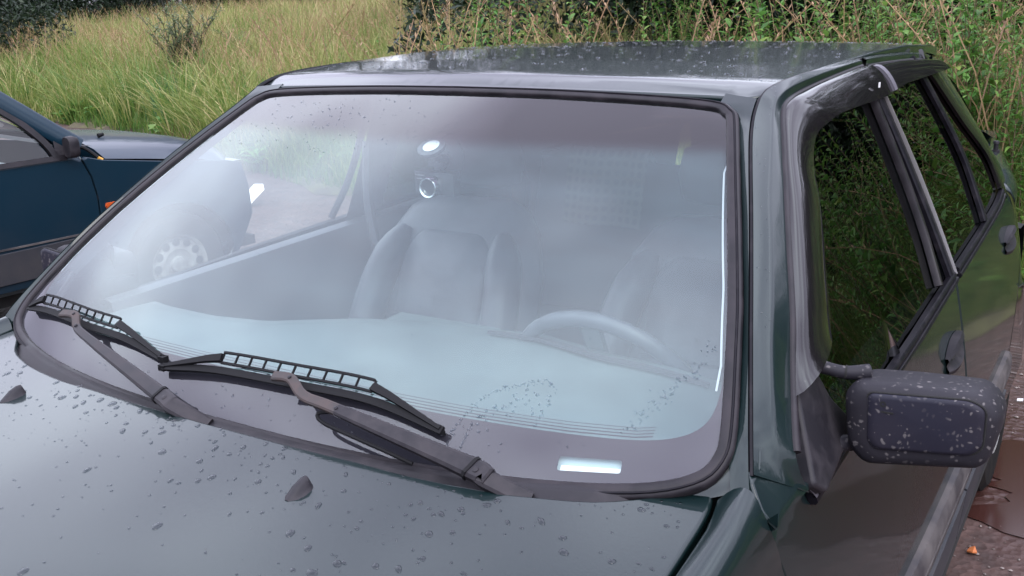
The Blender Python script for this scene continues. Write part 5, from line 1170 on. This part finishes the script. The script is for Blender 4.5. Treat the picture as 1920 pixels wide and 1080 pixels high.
for nm, s0_, sg in (('front_bumper', .50, 1), ('rear_bumper', -3.30, -1)):
    b = MB(); rows = []
    for x in np.linspace(-1, 1, 21):
        xx = .80 * x; so = s0_ + sg * (.06 - .25 * abs(x) ** 3.5); rows.append([np.array([xx * .98, so - sg * .05, .60]), np.array([xx, so + sg * .04, .56]), np.array([xx, so + sg * .06, .46]), np.array([xx, so + sg * .03, .36]), np.array([xx * .97, so - sg * .05, .30])])
    b.loft(rows); b.build(nm, M['plastic'], blue)
for sx in (1, -1):
    b = MB(); b.box((sx * .54, .475, .67), (.26, .10, .12)); b.build('headlight', M['chrome'], blue)
b = MB(); b.box((0, .53, .67), (.78, .05, .10)); b.build('grille', M['black'], blue, smooth=False)
b = MB(); b.box((0, -1.3, .30), (1.5, 3.6, .05)); b.build('floor_pan', M['dark'], blue, smooth=False)
b = MB(); rows = [[np.array([x, -.60 - .10, .90]), np.array([x, -.88, .93]), np.array([x, -1.0, .90]), np.array([x, -1.02, .65])] for x in np.linspace(-.68, .68, 9)]; b.loft(rows); b.build('dashboard', M['dash'], blue)
for cx in (-.36, .36):
    b = MB(); b.loft([sup((cx, -1.55 - (z - .5) * .3, z), w, d) for z, w, d in ((.45, .2, .06), (.6, .24, .08), (.95, .22, .07), (1.05, .15, .05), (1.07, .05, .02))], closed=True); b.build('seat', M['leather'], blue)
b = MB(); c2 = np.array([-.36, -1.15, .86]); b.tube([c2 + .18 * np.array([math.cos(q), -.35 * math.sin(q), .93 * math.sin(q)]) for q in np.linspace(0, 2 * math.pi, 33)], .012, 8, False); b.build('steering_wheel', M['leather'], blue)
# inner edge of the screen pillar trim, pale where it shows beside the border
# small marks on the blue car
b = MB(); b.tube([(.775, -.335, .880), (.780, -.318, .868)], .008, 8); b.build('yellow_clip', M['yellow'], blue)
b = MB(); b.tube(catmull([(.66, -.42, .94), (.70, -.36, .925), (.765, -.325, .875)], 4), .009, 8); b.build('bonnet_seal', M['black'], blue)
b = MB(); b.tube([(.35, -.10, .925), (.35, -.07, .93)], [.012, .008], 8); b.build('washer_jet', M['black'], bh)
b = MB(); b.loft([[np.array([-.86 + .08 * k * math.cos(q), s, .99 + .05 * k * math.sin(q)]) for q in np.linspace(0, 2 * math.pi, 14)] for s, k in ((-.44, .3), (-.46, .9), (-.5, 1))]); 

# ------------------------------------------------------------------ small things on the ground
def litter(name, P, m, label, cat):
    b = MB(); t = .004; c = np.mean(P, axis=0)
    top = [np.array(p) + np.array([0, 0, t]) for p in P]; bot = [np.array(p) for p in P]; n = len(P)
    b.loft([bot, top], closed=True); b.f.append(tuple(n + k for k in range(n))); o = b.build(name, m, smooth=False)
    return tag(o, label, cat)
litter('paper_scrap', [(-4.88, 4.50, .005), (-4.72, 4.47, .005), (-4.66, 4.60, .12), (-4.72, 4.65, .15), (-4.83, 4.66, .14)], M['paper'], 'torn white paper scrap lying on the gravel by the grass edge', 'paper')
litter('plastic_scrap', [(-3.62, 4.12, .005), (-3.55, 4.10, .02), (-3.52, 4.17, .01), (-3.60, 4.2, .01)], M['paper'], 'tiny crumpled white scrap on the gravel beyond the passenger window', 'litter')
orl = mat('orange_leaf', (.42, .13, .04), .6)
litter('dead_leaf', [(.872, 1.845, .006), (.888, 1.835, .012), (.898, 1.85, .006), (.889, 1.868, .014), (.876, 1.864, .008)], orl, 'small orange dead leaf on the wet gravel below the door mirror', 'leaf')
litter('cigarette_end', [(.862, 3.03, .006), (.882, 3.038, .006), (.882, 3.045, .011), (.862, 3.037, .011)], M['white'], 'white cigarette end on the red gravel behind the mirror', 'cigarette end')
# loose stones
V = []; F = []
def stone(V, F, c, r):
    k0 = len(V); sc_ = [random.uniform(.6, 1.2) for _ in range(3)]
    for v in ((0, 0, 1), (1, 0, .2), (.3, .95, .1), (-.8, .6, .2), (-.8, -.6, .1), (.3, -.95, .2), (0, 0, -.4)):
        V.append((c[0] + r * v[0] * sc_[0] * random.uniform(.8, 1.2), c[1] + r * v[1] * sc_[1] * random.uniform(.8, 1.2), c[2] + r * v[2] * sc_[2] * .7))
    for k in range(5): F.append((k0, k0 + 1 + k, k0 + 1 + (k + 1) % 5)); F.append((k0 + 6, k0 + 1 + (k + 1) % 5, k0 + 1 + k))
for _ in range(5200):
    if random.random() < .6: x, y = random.uniform(.7, 2.6), random.uniform(.8, 4.2)
    else: x, y = random.uniform(-6.5, -1.0), random.uniform(2.2, 6.0)
    if y > edge_y(x): continue
    r = random.choice((.002, .003, .003, .004, .005, .006, .009))
    if ((x - 1.50) / .82) ** 2 + ((y - 2.36) / .34) ** 2 < 1.3: continue
    stone(V, F, (x, y, .002), r)
sm = mat('gravel_stones', (.13, .10, .09), .75); noise_mix(sm, (.06, .045, .04), (.26, .22, .20), 30, 2, .35, .65, coord='Object')
stuff(mesh_obj('gravel', V, F, sm, smooth=False))

# ------------------------------------------------------------------ vegetation
def fast_mesh(name, V, quads, tris, tone, m, parent=None, smooth=True):
    me = bpy.data.meshes.new(name); V = np.asarray(V, np.float32); nq, ntr = len(quads), len(tris)
    me.vertices.add(len(V)); me.vertices.foreach_set('co', V.ravel())
    idx = np.concatenate([np.asarray(quads, np.int32).ravel(), np.asarray(tris, np.int32).ravel()]) if ntr else np.asarray(quads, np.int32).ravel()
    me.loops.add(len(idx)); me.loops.foreach_set('vertex_index', idx)
    st = np.concatenate([np.arange(nq) * 4, nq * 4 + np.arange(ntr) * 3]).astype(np.int32)
    me.polygons.add(nq + ntr); me.polygons.foreach_set('loop_start', st)
    me.polygons.foreach_set('use_smooth', np.full(nq + ntr, smooth)); me.materials.append(m)
    a = me.attributes.new('tone', 'FLOAT', 'POINT'); a.data.foreach_set('value', np.asarray(tone, np.float32))
    me.update(calc_edges=True); me.validate()
    return link(bpy.data.objects.new(name, me), parent)

def blades(B, Hh, Wd, lean, tone, az=None, curl=1.0):
    n = len(B); az = rng.uniform(0, 2 * np.pi, n) if az is None else az
    f = rng.uniform(0, 2 * np.pi, n); wx, wy = np.cos(f), np.sin(f); dx, dy = np.cos(az) * lean, np.sin(az) * lean
    V = np.zeros((n, 7, 3))
    for i, (t, w) in enumerate(((0, 1), (.42, .85), (.76, .55))):
        for k, sg in ((0, -.5), (1, .5)):
            V[:, 2 * i + k, 0] = B[:, 0] + dx * Hh * t ** 2 * curl + sg * w * Wd * wx
            V[:, 2 * i + k, 1] = B[:, 1] + dy * Hh * t ** 2 * curl + sg * w * Wd * wy
            V[:, 2 * i + k, 2] = B[:, 2] + Hh * t * (1 - .25 * lean * t)
    V[:, 6, 0] = B[:, 0] + dx * Hh * curl; V[:, 6, 1] = B[:, 1] + dy * Hh * curl; V[:, 6, 2] = B[:, 2] + Hh * (1 - .35 * lean)
    b = (np.arange(n) * 7)[:, None]
    Q = np.concatenate([b + [0, 1, 3, 2], b + [2, 3, 5, 4]]); T = b + [4, 5, 6]
    tn = np.repeat(tone, 7).reshape(n, 7) + np.array([-.10, -.10, 0, 0, .06, .06, .12])
    return V.reshape(-1, 3), Q, T, np.clip(tn, 0, 1).ravel()

def patch(x, y, s=1.0):
    return .5 + .25 * np.sin(x * 1.1 * s + 1.3 * np.sin(y * .7 * s)) + .25 * np.sin(y * 1.7 * s + 2 * np.sin(x * .6 * s) + 1)

def scatter(n, az0, az1, d0, d1, power=1.0, off=0.0):
    a = np.radians(rng.uniform(az0, az1, n)); d = d0 + (d1 - d0) * rng.uniform(0, 1, n) ** power
    x = CAM_POS[0] + np.sin(a) * d; y = CAM_POS[1] + np.cos(a) * d; k = y > edge_y(x) + off
    x, y = x[k], y[k]; return np.stack([x, y, soil_z(x, y) - .02], 1)

# meadow on the left
B = scatter(230000, -66, -22, 7.5, 30, 1.0)
d = B[:, 1] - edge_y(B[:, 0]); n = len(B)
Hh = np.clip(.22 + .55 * (1 - np.exp(-d / .8)), 0, 1) * rng.uniform(.5, 1.35, n) * (.75 + .5 * patch(B[:, 0] * 1.7, B[:, 1] * 1.3, 1.9))
tone = np.clip(.15 + .30 * (1 - np.exp(-d / 1.4)) + .12 * np.clip(d / 12, 0, 1) + .60 * (patch(B[:, 0], B[:, 1], 1.4) - .5) + rng.normal(0, .26, n), 0, 1)
dist = np.hypot(B[:, 0] - CAM_POS[0], B[:, 1] - CAM_POS[1])
v, q, t, tn = blades(B, Hh, rng.uniform(.004, .009, n) * np.clip(dist / 10, .8, 2.2), rng.uniform(.08, .65, n), tone)
stuff(fast_mesh('meadow_grass', v, q, t, tn, M['grass']))
# coarse tussocks that break up the sward
T0 = scatter(2100, -66, -24, 9.0, 24, .85, .1); k = 26
B = np.repeat(T0, k, 0); n = len(B); rad = np.abs(rng.normal(0, .10, n)); ph = rng.uniform(0, 6.28, n); B[:, 0] += rad * np.cos(ph); B[:, 1] += rad * np.sin(ph)
th = np.repeat(rng.uniform(.45, 1.05, len(T0)), k); tt = np.repeat(np.clip(rng.normal(.36, .28, len(T0)), 0, 1), k)
v, q, t, tn = blades(B, th * rng.uniform(.6, 1.15, n), rng.uniform(.008, .017, n), rng.uniform(.2, .95, n), np.clip(tt + rng.normal(0, .08, n), 0, 1), az=ph + rng.normal(0, .4, n), curl=1.1)
stuff(fast_mesh('meadow_tussocks', v, q, t, tn, M['grass']))
# rough growth behind and to the right of the green car
B = scatter(75000, -36, 40, 5.0, 11.0, 1.25)
n = len(B); d = B[:, 1] - edge_y(B[:, 0])
Hh = np.clip(.20 + .62 * (1 - np.exp(-d / .7)), 0, 1.1) * rng.uniform(.5, 1.35, n)
tone = np.clip(.22 + .35 * (patch(B[:, 0], B[:, 1], 1.6) - .45) + rng.normal(0, .20, n), 0, 1)
v, q, t, tn = blades(B, Hh, rng.uniform(.004, .010, n), rng.uniform(.1, .8, n), tone)
stuff(fast_mesh('verge_grass', v, q, t, tn, M['grass']))

def seed_mesh(B, Hh, lean, tone, big=1.0):
    """stalks with drooping feathery heads"""
    n = len(B); az = rng.uniform(0, 2 * np.pi, n); dx, dy = np.cos(az) * lean, np.sin(az) * lean
    Vs, Qs, Ts, k0 = [], [], [], 0
    def P(t, n_=None): return np.stack([B[:, 0] + dx * Hh * t ** 2.2, B[:, 1] + dy * Hh * t ** 2.2, B[:, 2] + Hh * (t - .16 * lean * t ** 3)], 1)
    f = rng.uniform(0, 2 * np.pi, n); side = np.stack([np.cos(f), np.sin(f), np.zeros(n)], 1) * (.0022 * big)
    pts = [P(t) for t in (0, .35, .65, .85, 1.0)]
    V = np.stack([pts[i] + s_ * side for i in range(5) for s_ in (-1, 1)], 1); b = (np.arange(n) * 10)[:, None]
    Vs.append(V.reshape(-1, 3)); Q = np.concatenate([b + [2 * i, 2 * i + 1, 2 * i + 3, 2 * i + 2] for i in range(4)]); Qs.append(Q); k0 = n * 10
    tn = [np.repeat(np.clip(tone - .1, 0, 1), 10)]
    m = 14
    for j in range(m):
        t = .80 + .20 * j / m; p = P(t); a = rng.uniform(0, 2 * np.pi, n); L_ = rng.uniform(.020, .055, n) * big * (1.15 - .7 * j / m)
        o = np.stack([np.cos(a) * .55, np.sin(a) * .55, rng.uniform(-.3, .9, n)], 1) * L_[:, None]
        w = np.stack([-np.sin(a), np.cos(a), np.zeros(n)], 1) * (.0035 * big)
        V = np.stack([p, p + o * .5 + w, p + o, p + o * .5 - w], 1); Vs.append(V.reshape(-1, 3)); Qs.append((np.arange(n) * 4)[:, None] + k0 + [0, 1, 2, 3]); k0 += n * 4
        tn.append(np.repeat(np.clip(tone + rng.normal(0, .15, n), 0, 1), 4))
    return np.concatenate(Vs), np.concatenate(Qs), np.zeros((0, 3), int), np.concatenate(tn)
B = scatter(7500, -66, -24, 9.5, 30, .8, .5); n = len(B)
v, q, t, tn = seed_mesh(B, rng.uniform(.75, 1.15, n), rng.uniform(.08, .5, n), rng.uniform(0, 1, n), 1.25)
stuff(fast_mesh('meadow_seed_heads', v, q, t, tn, M['seed']))
B = scatter(420, -34, 34, 5.6, 10, 1.2, .3); n = len(B)
v, q, t, tn = seed_mesh(B, rng.uniform(.9, 1.5, n), rng.uniform(.1, .6, n), rng.uniform(0, 1, n), 1.3)
stuff(fast_mesh('verge_seed_heads', v, q, t, tn, M['seed']))

# tall seeding grasses that stand out singly
def seed_clump(name, seed, ns, h, spread):
    global rng
    keep = rng; rng = np.random.default_rng(seed)
    B = np.stack([rng.normal(0, spread, ns), rng.normal(0, spread, ns), np.zeros(ns)], 1)
    v, q, t, tn = seed_mesh(B, rng.uniform(.75, 1.1, ns) * h, rng.uniform(.15, .55, ns), rng.uniform(0, 1, ns), 1.7)
    o = fast_mesh(name, v, q, t, tn, M['seed']); 
    rng = keep; return o
def at(px, py, z):
    d = np.array([(px - 960) / FPX, (540 - py) / FPX, 1.0]) @ np.array([_r, _u, _f]); t = (z - CAM_POS[2]) / d[2]; return CAM_POS + d * t
def polar(az, d): a = math.radians(az); return CAM_POS[0] + math.sin(a) * d, CAM_POS[1] + math.cos(a) * d
def setz(o, x, y): o.location = (x, y, float(soil_z(np.float64(x), np.float64(y))) - .02)
sc = [seed_clump('seeding_grass', 50 + k, 9, 1.5, .11) for k in range(4)]
spots_ = [(-42.5, 10.4), (-38.6, 8.3), (-36.9, 8.0), (-34.8, 7.6), (-33.0, 7.0), (-30.2, 6.8), (-27.4, 6.6), (-25.2, 6.9), (-22.0, 6.6), (-18.6, 6.4), (-13.6, 6.3), (-12.1, 6.4), (-10.0, 6.2), (-7.6, 6.0), (-6.2, 5.9), (-5.2, 6.3)]
for i, (a, dd) in enumerate(spots_):
    o = sc[i % 4] if i < 4 else link(sc[i % 4].copy())
    x, y = polar(a, dd); setz(o, x, y); o.rotation_euler = (0, 0, random.uniform(0, 6)); s = random.uniform(.85, 1.12); o.scale = (s, s, s)
    tag(o, 'clump of tall straw-coloured grass heads standing among the weeds', 'grass clump', 'tall dry grass clumps behind the green car')

# leafy weeds
def leaf_arrays(base, dirv, up, L_, w, fold=.25, droop=.35):
    """one folded leaf: two quads a side"""
    d = dirv / np.linalg.norm(dirv); s_ = np.cross(d, up); s_ /= np.linalg.norm(s_) + 1e-9; u = np.cross(s_, d)
    P = []
    for t, k in ((0, .0), (.35, 1.0), (.72, .72), (1.0, .0)):
        c = base + d * L_ * t + np.array([0, 0, -droop * L_ * t * t]); P.append((c, s_ * w * k * .5, u * fold * w * k * .5))
    V = [P[0][0], P[1][0], P[2][0], P[3][0], P[1][0] - P[1][1] + P[1][2], P[2][0] - P[2][1] + P[2][2], P[1][0] + P[1][1] + P[1][2], P[2][0] + P[2][1] + P[2][2]]
    return V, [(0, 1, 4), (1, 2, 5), (0, 6, 1), (1, 6, 7), (1, 5, 4), (2, 3, 5), (1, 7, 2), (2, 7, 3)]
def weed_mesh(seed, h, nl, L0, w0, branch=0):
    r_ = random.Random(seed); V = []; T = []; tn = []; sv_ = MB()
    stems = [(np.array([0., 0, 0]), h, r_.uniform(0, 6), r_.uniform(.03, .18))]
    for k in range(branch): stems.append((np.array([r_.gauss(0, .05), r_.gauss(0, .05), 0]), h * r_.uniform(.55, .95), r_.uniform(0, 6), r_.uniform(.1, .4)))
    for b0, hh, a, ln in stems:
        f = lambda t: b0 + np.array([math.cos(a) * ln * hh * t * t, math.sin(a) * ln * hh * t * t, hh * t])
        sv_.tube([f(t) for t in np.linspace(0, 1, 6)], list(np.linspace(.006, .0015, 6)), 5)
        k = 0
        n_ = int(nl * hh / h)
        for i in range(n_):
            t = .16 + .84 * (i + r_.random() * .6) / n_; ph = i * 2.4 + r_.uniform(-.4, .4); sz = (1 - .55 * t ** 3) * r_.uniform(.7, 1.15) * (.55 + .45 * min(1, (1.02 - t) * 6))
            dv = np.array([math.cos(ph), math.sin(ph), .55 + .5 * t]); v, ff = leaf_arrays(f(t), dv, np.array([0, 0, 1.]), L0 * sz, w0 * sz, .3, r_.uniform(.2, .7))
            q0 = len(V); V += v; T += [(x + q0, y + q0, z + q0) for x, y, z in ff]; tn += [min(1, max(0, .35 + .25 * t + r_.gauss(0, .18)))] * 8
    return sv_, V, T, tn
wp_ = []
for k in range(9):
    kind = k % 3
    h, nl, L0, w0, br = ((1.85, 84, .125, .028, 1), (1.60, 46, .150, .060, 2), (1.70, 96, .09, .022, 2))[kind]
    h *= random.uniform(.88, 1.1); sv_, V, T, tn = weed_mesh(100 + k, h, nl, L0, w0, br)
    e_ = empty('leafy_weed', (0, 0, 0)); sv_.build('stem', M['stem'], e_, fix=False, angle=None)
    fast_mesh('foliage', V, np.zeros((0, 4), int), T, tn, M['leaf'], e_); wp_.append(e_)
def copy_tree(o, parent=None):
    c_ = o.copy(); COL.objects.link(c_); c_.parent = parent
    for ch in o.children: copy_tree(ch, c_)
    return c_
WL = ['tall narrow-leaved green weed growing behind the green car', 'broad-leaved green weed growing behind the green car', 'bushy fine-leaved green weed growing behind the green car']
cnt = 0; used = set()
tries = 0
while cnt < 250 and tries < 4000:
    tries += 1
    az = random.uniform(-36, 34); dd = 5.4 + 4.0 * random.random() ** 1.5; x, y = polar(az, dd)
    if y < edge_y(x) + .35: continue
    dense = .5 + .5 * math.sin(az * .55 + 1.0) if az < -20 else .85
    if az < -26: dense *= .75
    if random.random() > dense: continue
    k = random.randrange(9); o = wp_[k] if k not in used else copy_tree(wp_[k]); used.add(k)
    setz(o, x, y); o.rotation_euler = (random.uniform(-.12, .12), random.uniform(-.12, .12), random.uniform(0, 6.28)); s = random.uniform(.8, 1.18) * (1.0 if dd > 6 else .85); o.scale = (s, s, s)
    tag(o, WL[k % 3], 'weed', 'weeds behind the green car'); cnt += 1
mw = 0
for _ in range(400):
    if mw >= 44: break
    az = random.uniform(-62, -36); dd = random.uniform(9, 15); x, y = polar(az, dd)
    if y < edge_y(x) + .25: continue
    o = copy_tree(wp_[random.randrange(9)]); setz(o, x, y); o.rotation_euler = (random.uniform(-.15, .15), random.uniform(-.15, .15), random.uniform(0, 6.28)); s = random.uniform(.35, .58); o.scale = (s, s, s)
    tag(o, 'leafy green weed standing low in the meadow grass', 'weed', 'weeds in the meadow'); mw += 1
# low herbs at the foot of the meadow bank
hb = []
for k in range(3):
    V = []; T = []; tn = []; r_ = random.Random(300 + k)
    for i in range(26):
        ph = r_.uniform(0, 6.28); v, ff = leaf_arrays(np.array([r_.gauss(0, .05), r_.gauss(0, .05), r_.uniform(.02, .12)]), np.array([math.cos(ph), math.sin(ph), r_.uniform(.4, 1.6)]), np.array([0, 0, 1.]), r_.uniform(.08, .20), r_.uniform(.04, .09), .2, .5)
        q0 = len(V); V += v; T += [(a + q0, b_ + q0, c_ + q0) for a, b_, c_ in ff]; tn += [min(1, max(0, r_.gauss(.45, .2)))] * 8
    hb.append(fast_mesh('low_herb', V, np.zeros((0, 4), int), T, tn, M['leaf']))
for i in range(54):
    o = hb[i] if i < 3 else link(hb[i % 3].copy()); az = random.uniform(-62, -26) if i < 34 else random.uniform(-26, 30); x, y = polar(az, 8)
    x = CAM_POS[0] + math.tan(math.radians(az)) * 1; 
    for dd in np.arange(4.5, 16, .05):
        x, y = polar(az, dd)
        if y > edge_y(x) + .05: break
    x, y = polar(az, dd + random.uniform(0, .9)); setz(o, x, y); o.location.z += .015; o.rotation_euler = (0, 0, random.uniform(0, 6)); s = random.uniform(.7, 1.5); o.scale = (s, s, s)
    tag(o, *(('low green leafy herb at the foot of the meadow bank', 'herb', 'herbs at the foot of the meadow bank') if i < 34 else ('low green leafy herb at the gravel edge behind the green car', 'herb', 'herbs along the edge of the gravel')))
# burdock with big pale green leaves, blue-green iris blades, grey-green willow shrubs
def plant_at(px, py, z=.12): p = at(px, py, z); return float(p[0]), float(p[1])
V = []; T = []; tn = []; r_ = random.Random(9)
for ph, el, L_, w in ((.3, .9, .34, .30), (2.2, .6, .30, .26), (4.0, .8, .30, .26), (5.2, .5, .26, .22), (1.2, 1.4, .24, .2)):
    v, ff = leaf_arrays(np.array([0, 0, .12]) + .05 * np.array([math.cos(ph), math.sin(ph), 0]), np.array([math.cos(ph), math.sin(ph), el]), np.array([0, 0, 1.]), L_, w, .12, .45); q0 = len(V); V += v; T += [(a + q0, b_ + q0, c_ + q0) for a, b_, c_ in ff]; tn += [.5] * 8
bd_ = fast_mesh('burdock', V, np.zeros((0, 4), int), T, tn, M['leaf']); x, y = plant_at(388, 232); setz(bd_, x, y); tag(bd_, 'burdock with large pale green leaves at the edge of the meadow bank', 'plant')
n = 70; B = np.stack([rng.normal(0, .16, n), rng.normal(0, .14, n), np.zeros(n)], 1)
v, q, t, tn = blades(B, rng.uniform(.35, .75, n), rng.uniform(.014, .024, n), rng.uniform(.05, .45, n), rng.uniform(0, .12, n))
M['iris'] = leaf_mat('blue_green_blades', (.050, .13, .055), (.08, .17, .065), (.11, .19, .07), .35)
ir = fast_mesh('iris_clump', v, q, t, tn, M['iris']); x, y = plant_at(345, 232); setz(ir, x, y); tag(ir, 'clump of broad blue-green blades at the foot of the meadow bank', 'plant')
def willow(seed, h, ns):
    r_ = random.Random(seed); sv_ = MB(); V = []; T = []; tn = []
    e_ = empty('willow_shrub', (0, 0, 0))
    for s_ in range(ns):
        a = r_.uniform(0, 6.28); ln = r_.uniform(.1, .55); hh = h * r_.uniform(.6, 1.0); f = lambda t, a=a, ln=ln, hh=hh: np.array([math.cos(a) * ln * hh * t ** 1.4, math.sin(a) * ln * hh * t ** 1.4, hh * t])
        sv_.tube([f(t) for t in np.linspace(0, 1, 7)], list(np.linspace(.011, .002, 7)), 5)
        for tw in range(7):
            t0_ = .3 + .65 * tw / 7 + r_.uniform(-.04, .04); b0 = f(t0_); ph = r_.uniform(0, 6.28); tl = h * r_.uniform(.12, .28); dv = np.array([math.cos(ph), math.sin(ph), r_.uniform(.5, 1.4)]); dv /= np.linalg.norm(dv)
            sv_.tube([b0, b0 + dv * tl * .5, b0 + dv * tl + [0, 0, -.02]], [.004, .003, .0015], 4)
            for i in range(34):
                t = (i + r_.random()) / 34; q_ = r_.uniform(0, 6.28); lv = dv * .6 + .8 * np.array([math.cos(q_), math.sin(q_), r_.uniform(-.3, .5)])
                v, ff = leaf_arrays(b0 + dv * tl * t, lv, np.array([0, 0, 1.]), r_.uniform(.05, .095), r_.uniform(.015, .024), .2, .3); q0 = len(V); V += v; T += [(a_ + q0, b_ + q0, c_ + q0) for a_, b_, c_ in ff]; tn += [min(1, max(0, r_.gauss(.35, .2)))] * 8
    sv_.build('stem', M['bark'], e_, fix=False, angle=None); fast_mesh('foliage', V, np.zeros((0, 4), int), T, tn, M['bush'], e_)
    return e_
wl = willow(21, 1.5, 15); x, y = plant_at(352, 200); setz(wl, x, y); tag(wl, 'grey-green willow shrub with dark stems rising out of the meadow grass', 'shrub')
w2 = willow(22, .95, 6); x, y = plant_at(470, 175); setz(w2, x, y); tag(w2, 'small dark-stemmed shrub in the meadow, right of the larger willow', 'shrub')
# broken rusty-brown soil patch under the bank is plain ground; fern-brown dead stalks
n = 420; az = np.radians(rng.uniform(-58, -44, n)); dd = rng.uniform(10.2, 12.6, n); B = np.stack([CAM_POS[0] + np.sin(az) * dd, CAM_POS[1] + np.cos(az) * dd, np.zeros(n)], 1); B = B[B[:, 1] > edge_y(B[:, 0]) - .05]; B[:, 2] = soil_z(B[:, 0], B[:, 1]); n = len(B)
M['dead'] = leaf_mat('dead_brown_stalks', (.11, .055, .03), (.13, .075, .04), (.18, .11, .06), .15)
v, q, t, tn = blades(B, rng.uniform(.15, .40, n), rng.uniform(.008, .02, n), rng.uniform(.3, .9, n), rng.uniform(0, 1, n)); stuff(fast_mesh('dead_stalks', v, q, t, tn, M['dead']))

# trees of the dark wood behind
def crown_mesh(seed, h, r, nleaf, size, lobes=9):
    g = np.random.default_rng(seed); C_ = np.stack([g.normal(0, r * .45, lobes), g.normal(0, r * .45, lobes), g.uniform(.22, .95, lobes) * h], 1); R = g.uniform(.35, .62, lobes) * r
    k = g.integers(0, lobes, nleaf); d = g.normal(size=(nleaf, 3)); d /= np.linalg.norm(d, axis=1)[:, None]
    P = C_[k] + d * (R[k] * g.uniform(.45, 1.0, nleaf) ** .6)[:, None] * [1, 1, 1.15]; P[:, 2] = np.clip(P[:, 2], .05 * h, None)
    a = g.normal(size=(nleaf, 3)); a /= np.linalg.norm(a, axis=1)[:, None]; b_ = np.cross(a, g.normal(size=(nleaf, 3))); b_ /= np.linalg.norm(b_, axis=1)[:, None]; s_ = (size * g.uniform(.5, 1.3, nleaf))[:, None]
    V = np.stack([P - a * s_, P + b_ * s_ * .38, P + a * s_, P - b_ * s_ * .38], 1).reshape(-1, 3); Q = (np.arange(nleaf) * 4)[:, None] + [0, 1, 2, 3]
    return V, Q, np.repeat(np.clip(g.normal(.4, .25, nleaf), 0, 1), 4), C_, R
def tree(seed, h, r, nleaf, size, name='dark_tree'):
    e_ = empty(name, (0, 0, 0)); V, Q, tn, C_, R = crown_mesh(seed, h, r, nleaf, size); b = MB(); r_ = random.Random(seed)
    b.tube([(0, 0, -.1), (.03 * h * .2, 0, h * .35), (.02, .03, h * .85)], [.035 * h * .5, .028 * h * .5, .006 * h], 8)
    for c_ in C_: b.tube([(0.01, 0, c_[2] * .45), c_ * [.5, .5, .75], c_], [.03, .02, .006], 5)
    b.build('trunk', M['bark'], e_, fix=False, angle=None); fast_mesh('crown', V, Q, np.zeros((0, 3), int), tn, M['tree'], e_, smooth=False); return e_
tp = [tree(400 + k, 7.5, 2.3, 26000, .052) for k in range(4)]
j = 0
for az in list(np.arange(-74, -38, 4.0)) + list(np.arange(-36.5, 52, 4.2)):
    if az < -37: dd = random.uniform(38, 46)
    else: dd = random.uniform(14, 18)
    x, y = polar(az + random.uniform(-1, 1), dd); o = tp[j] if j < 4 else copy_tree(tp[j % 4]); j += 1; setz(o, x, y); o.rotation_euler = (0, 0, random.uniform(0, 6)); s = random.uniform(.75, 1.1) * (1.0 if az < -37 else .82); o.scale = (s, s, s)
    tag(o, *(('dark leafy tree rising beyond the far edge of the meadow', 'tree', 'trees beyond the meadow') if az < -37 else ('dark leafy tree in the wood behind the weeds', 'tree', 'trees of the wood behind the weeds')))
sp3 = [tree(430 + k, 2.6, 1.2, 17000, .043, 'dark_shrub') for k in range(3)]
j = 0
FARAZ = set(np.arange(-72, -40, 1.7))
for az in list(np.arange(-27, 44, 3.6)) + sorted(FARAZ):
    dd = random.uniform(9.6, 11.2) if az > -36 and az not in FARAZ else (random.uniform(20, 22) if az < -60 else random.uniform(27, 30)); x, y = polar(az + random.uniform(-.7, .7), dd); o = sp3[j] if j < 3 else copy_tree(sp3[j % 3]); j += 1; setz(o, x, y); o.rotation_euler = (0, 0, random.uniform(0, 6)); s = random.uniform(.8, 1.15); o.scale = (s, s, s)
    tag(o, *(('dark shrub in the far corner of the meadow behind the blue car', 'shrub', 'shrubs beyond the meadow') if az < -36 else ('dark shrub at the foot of the wood behind the weeds', 'shrub', 'shrubs at the foot of the wood')))
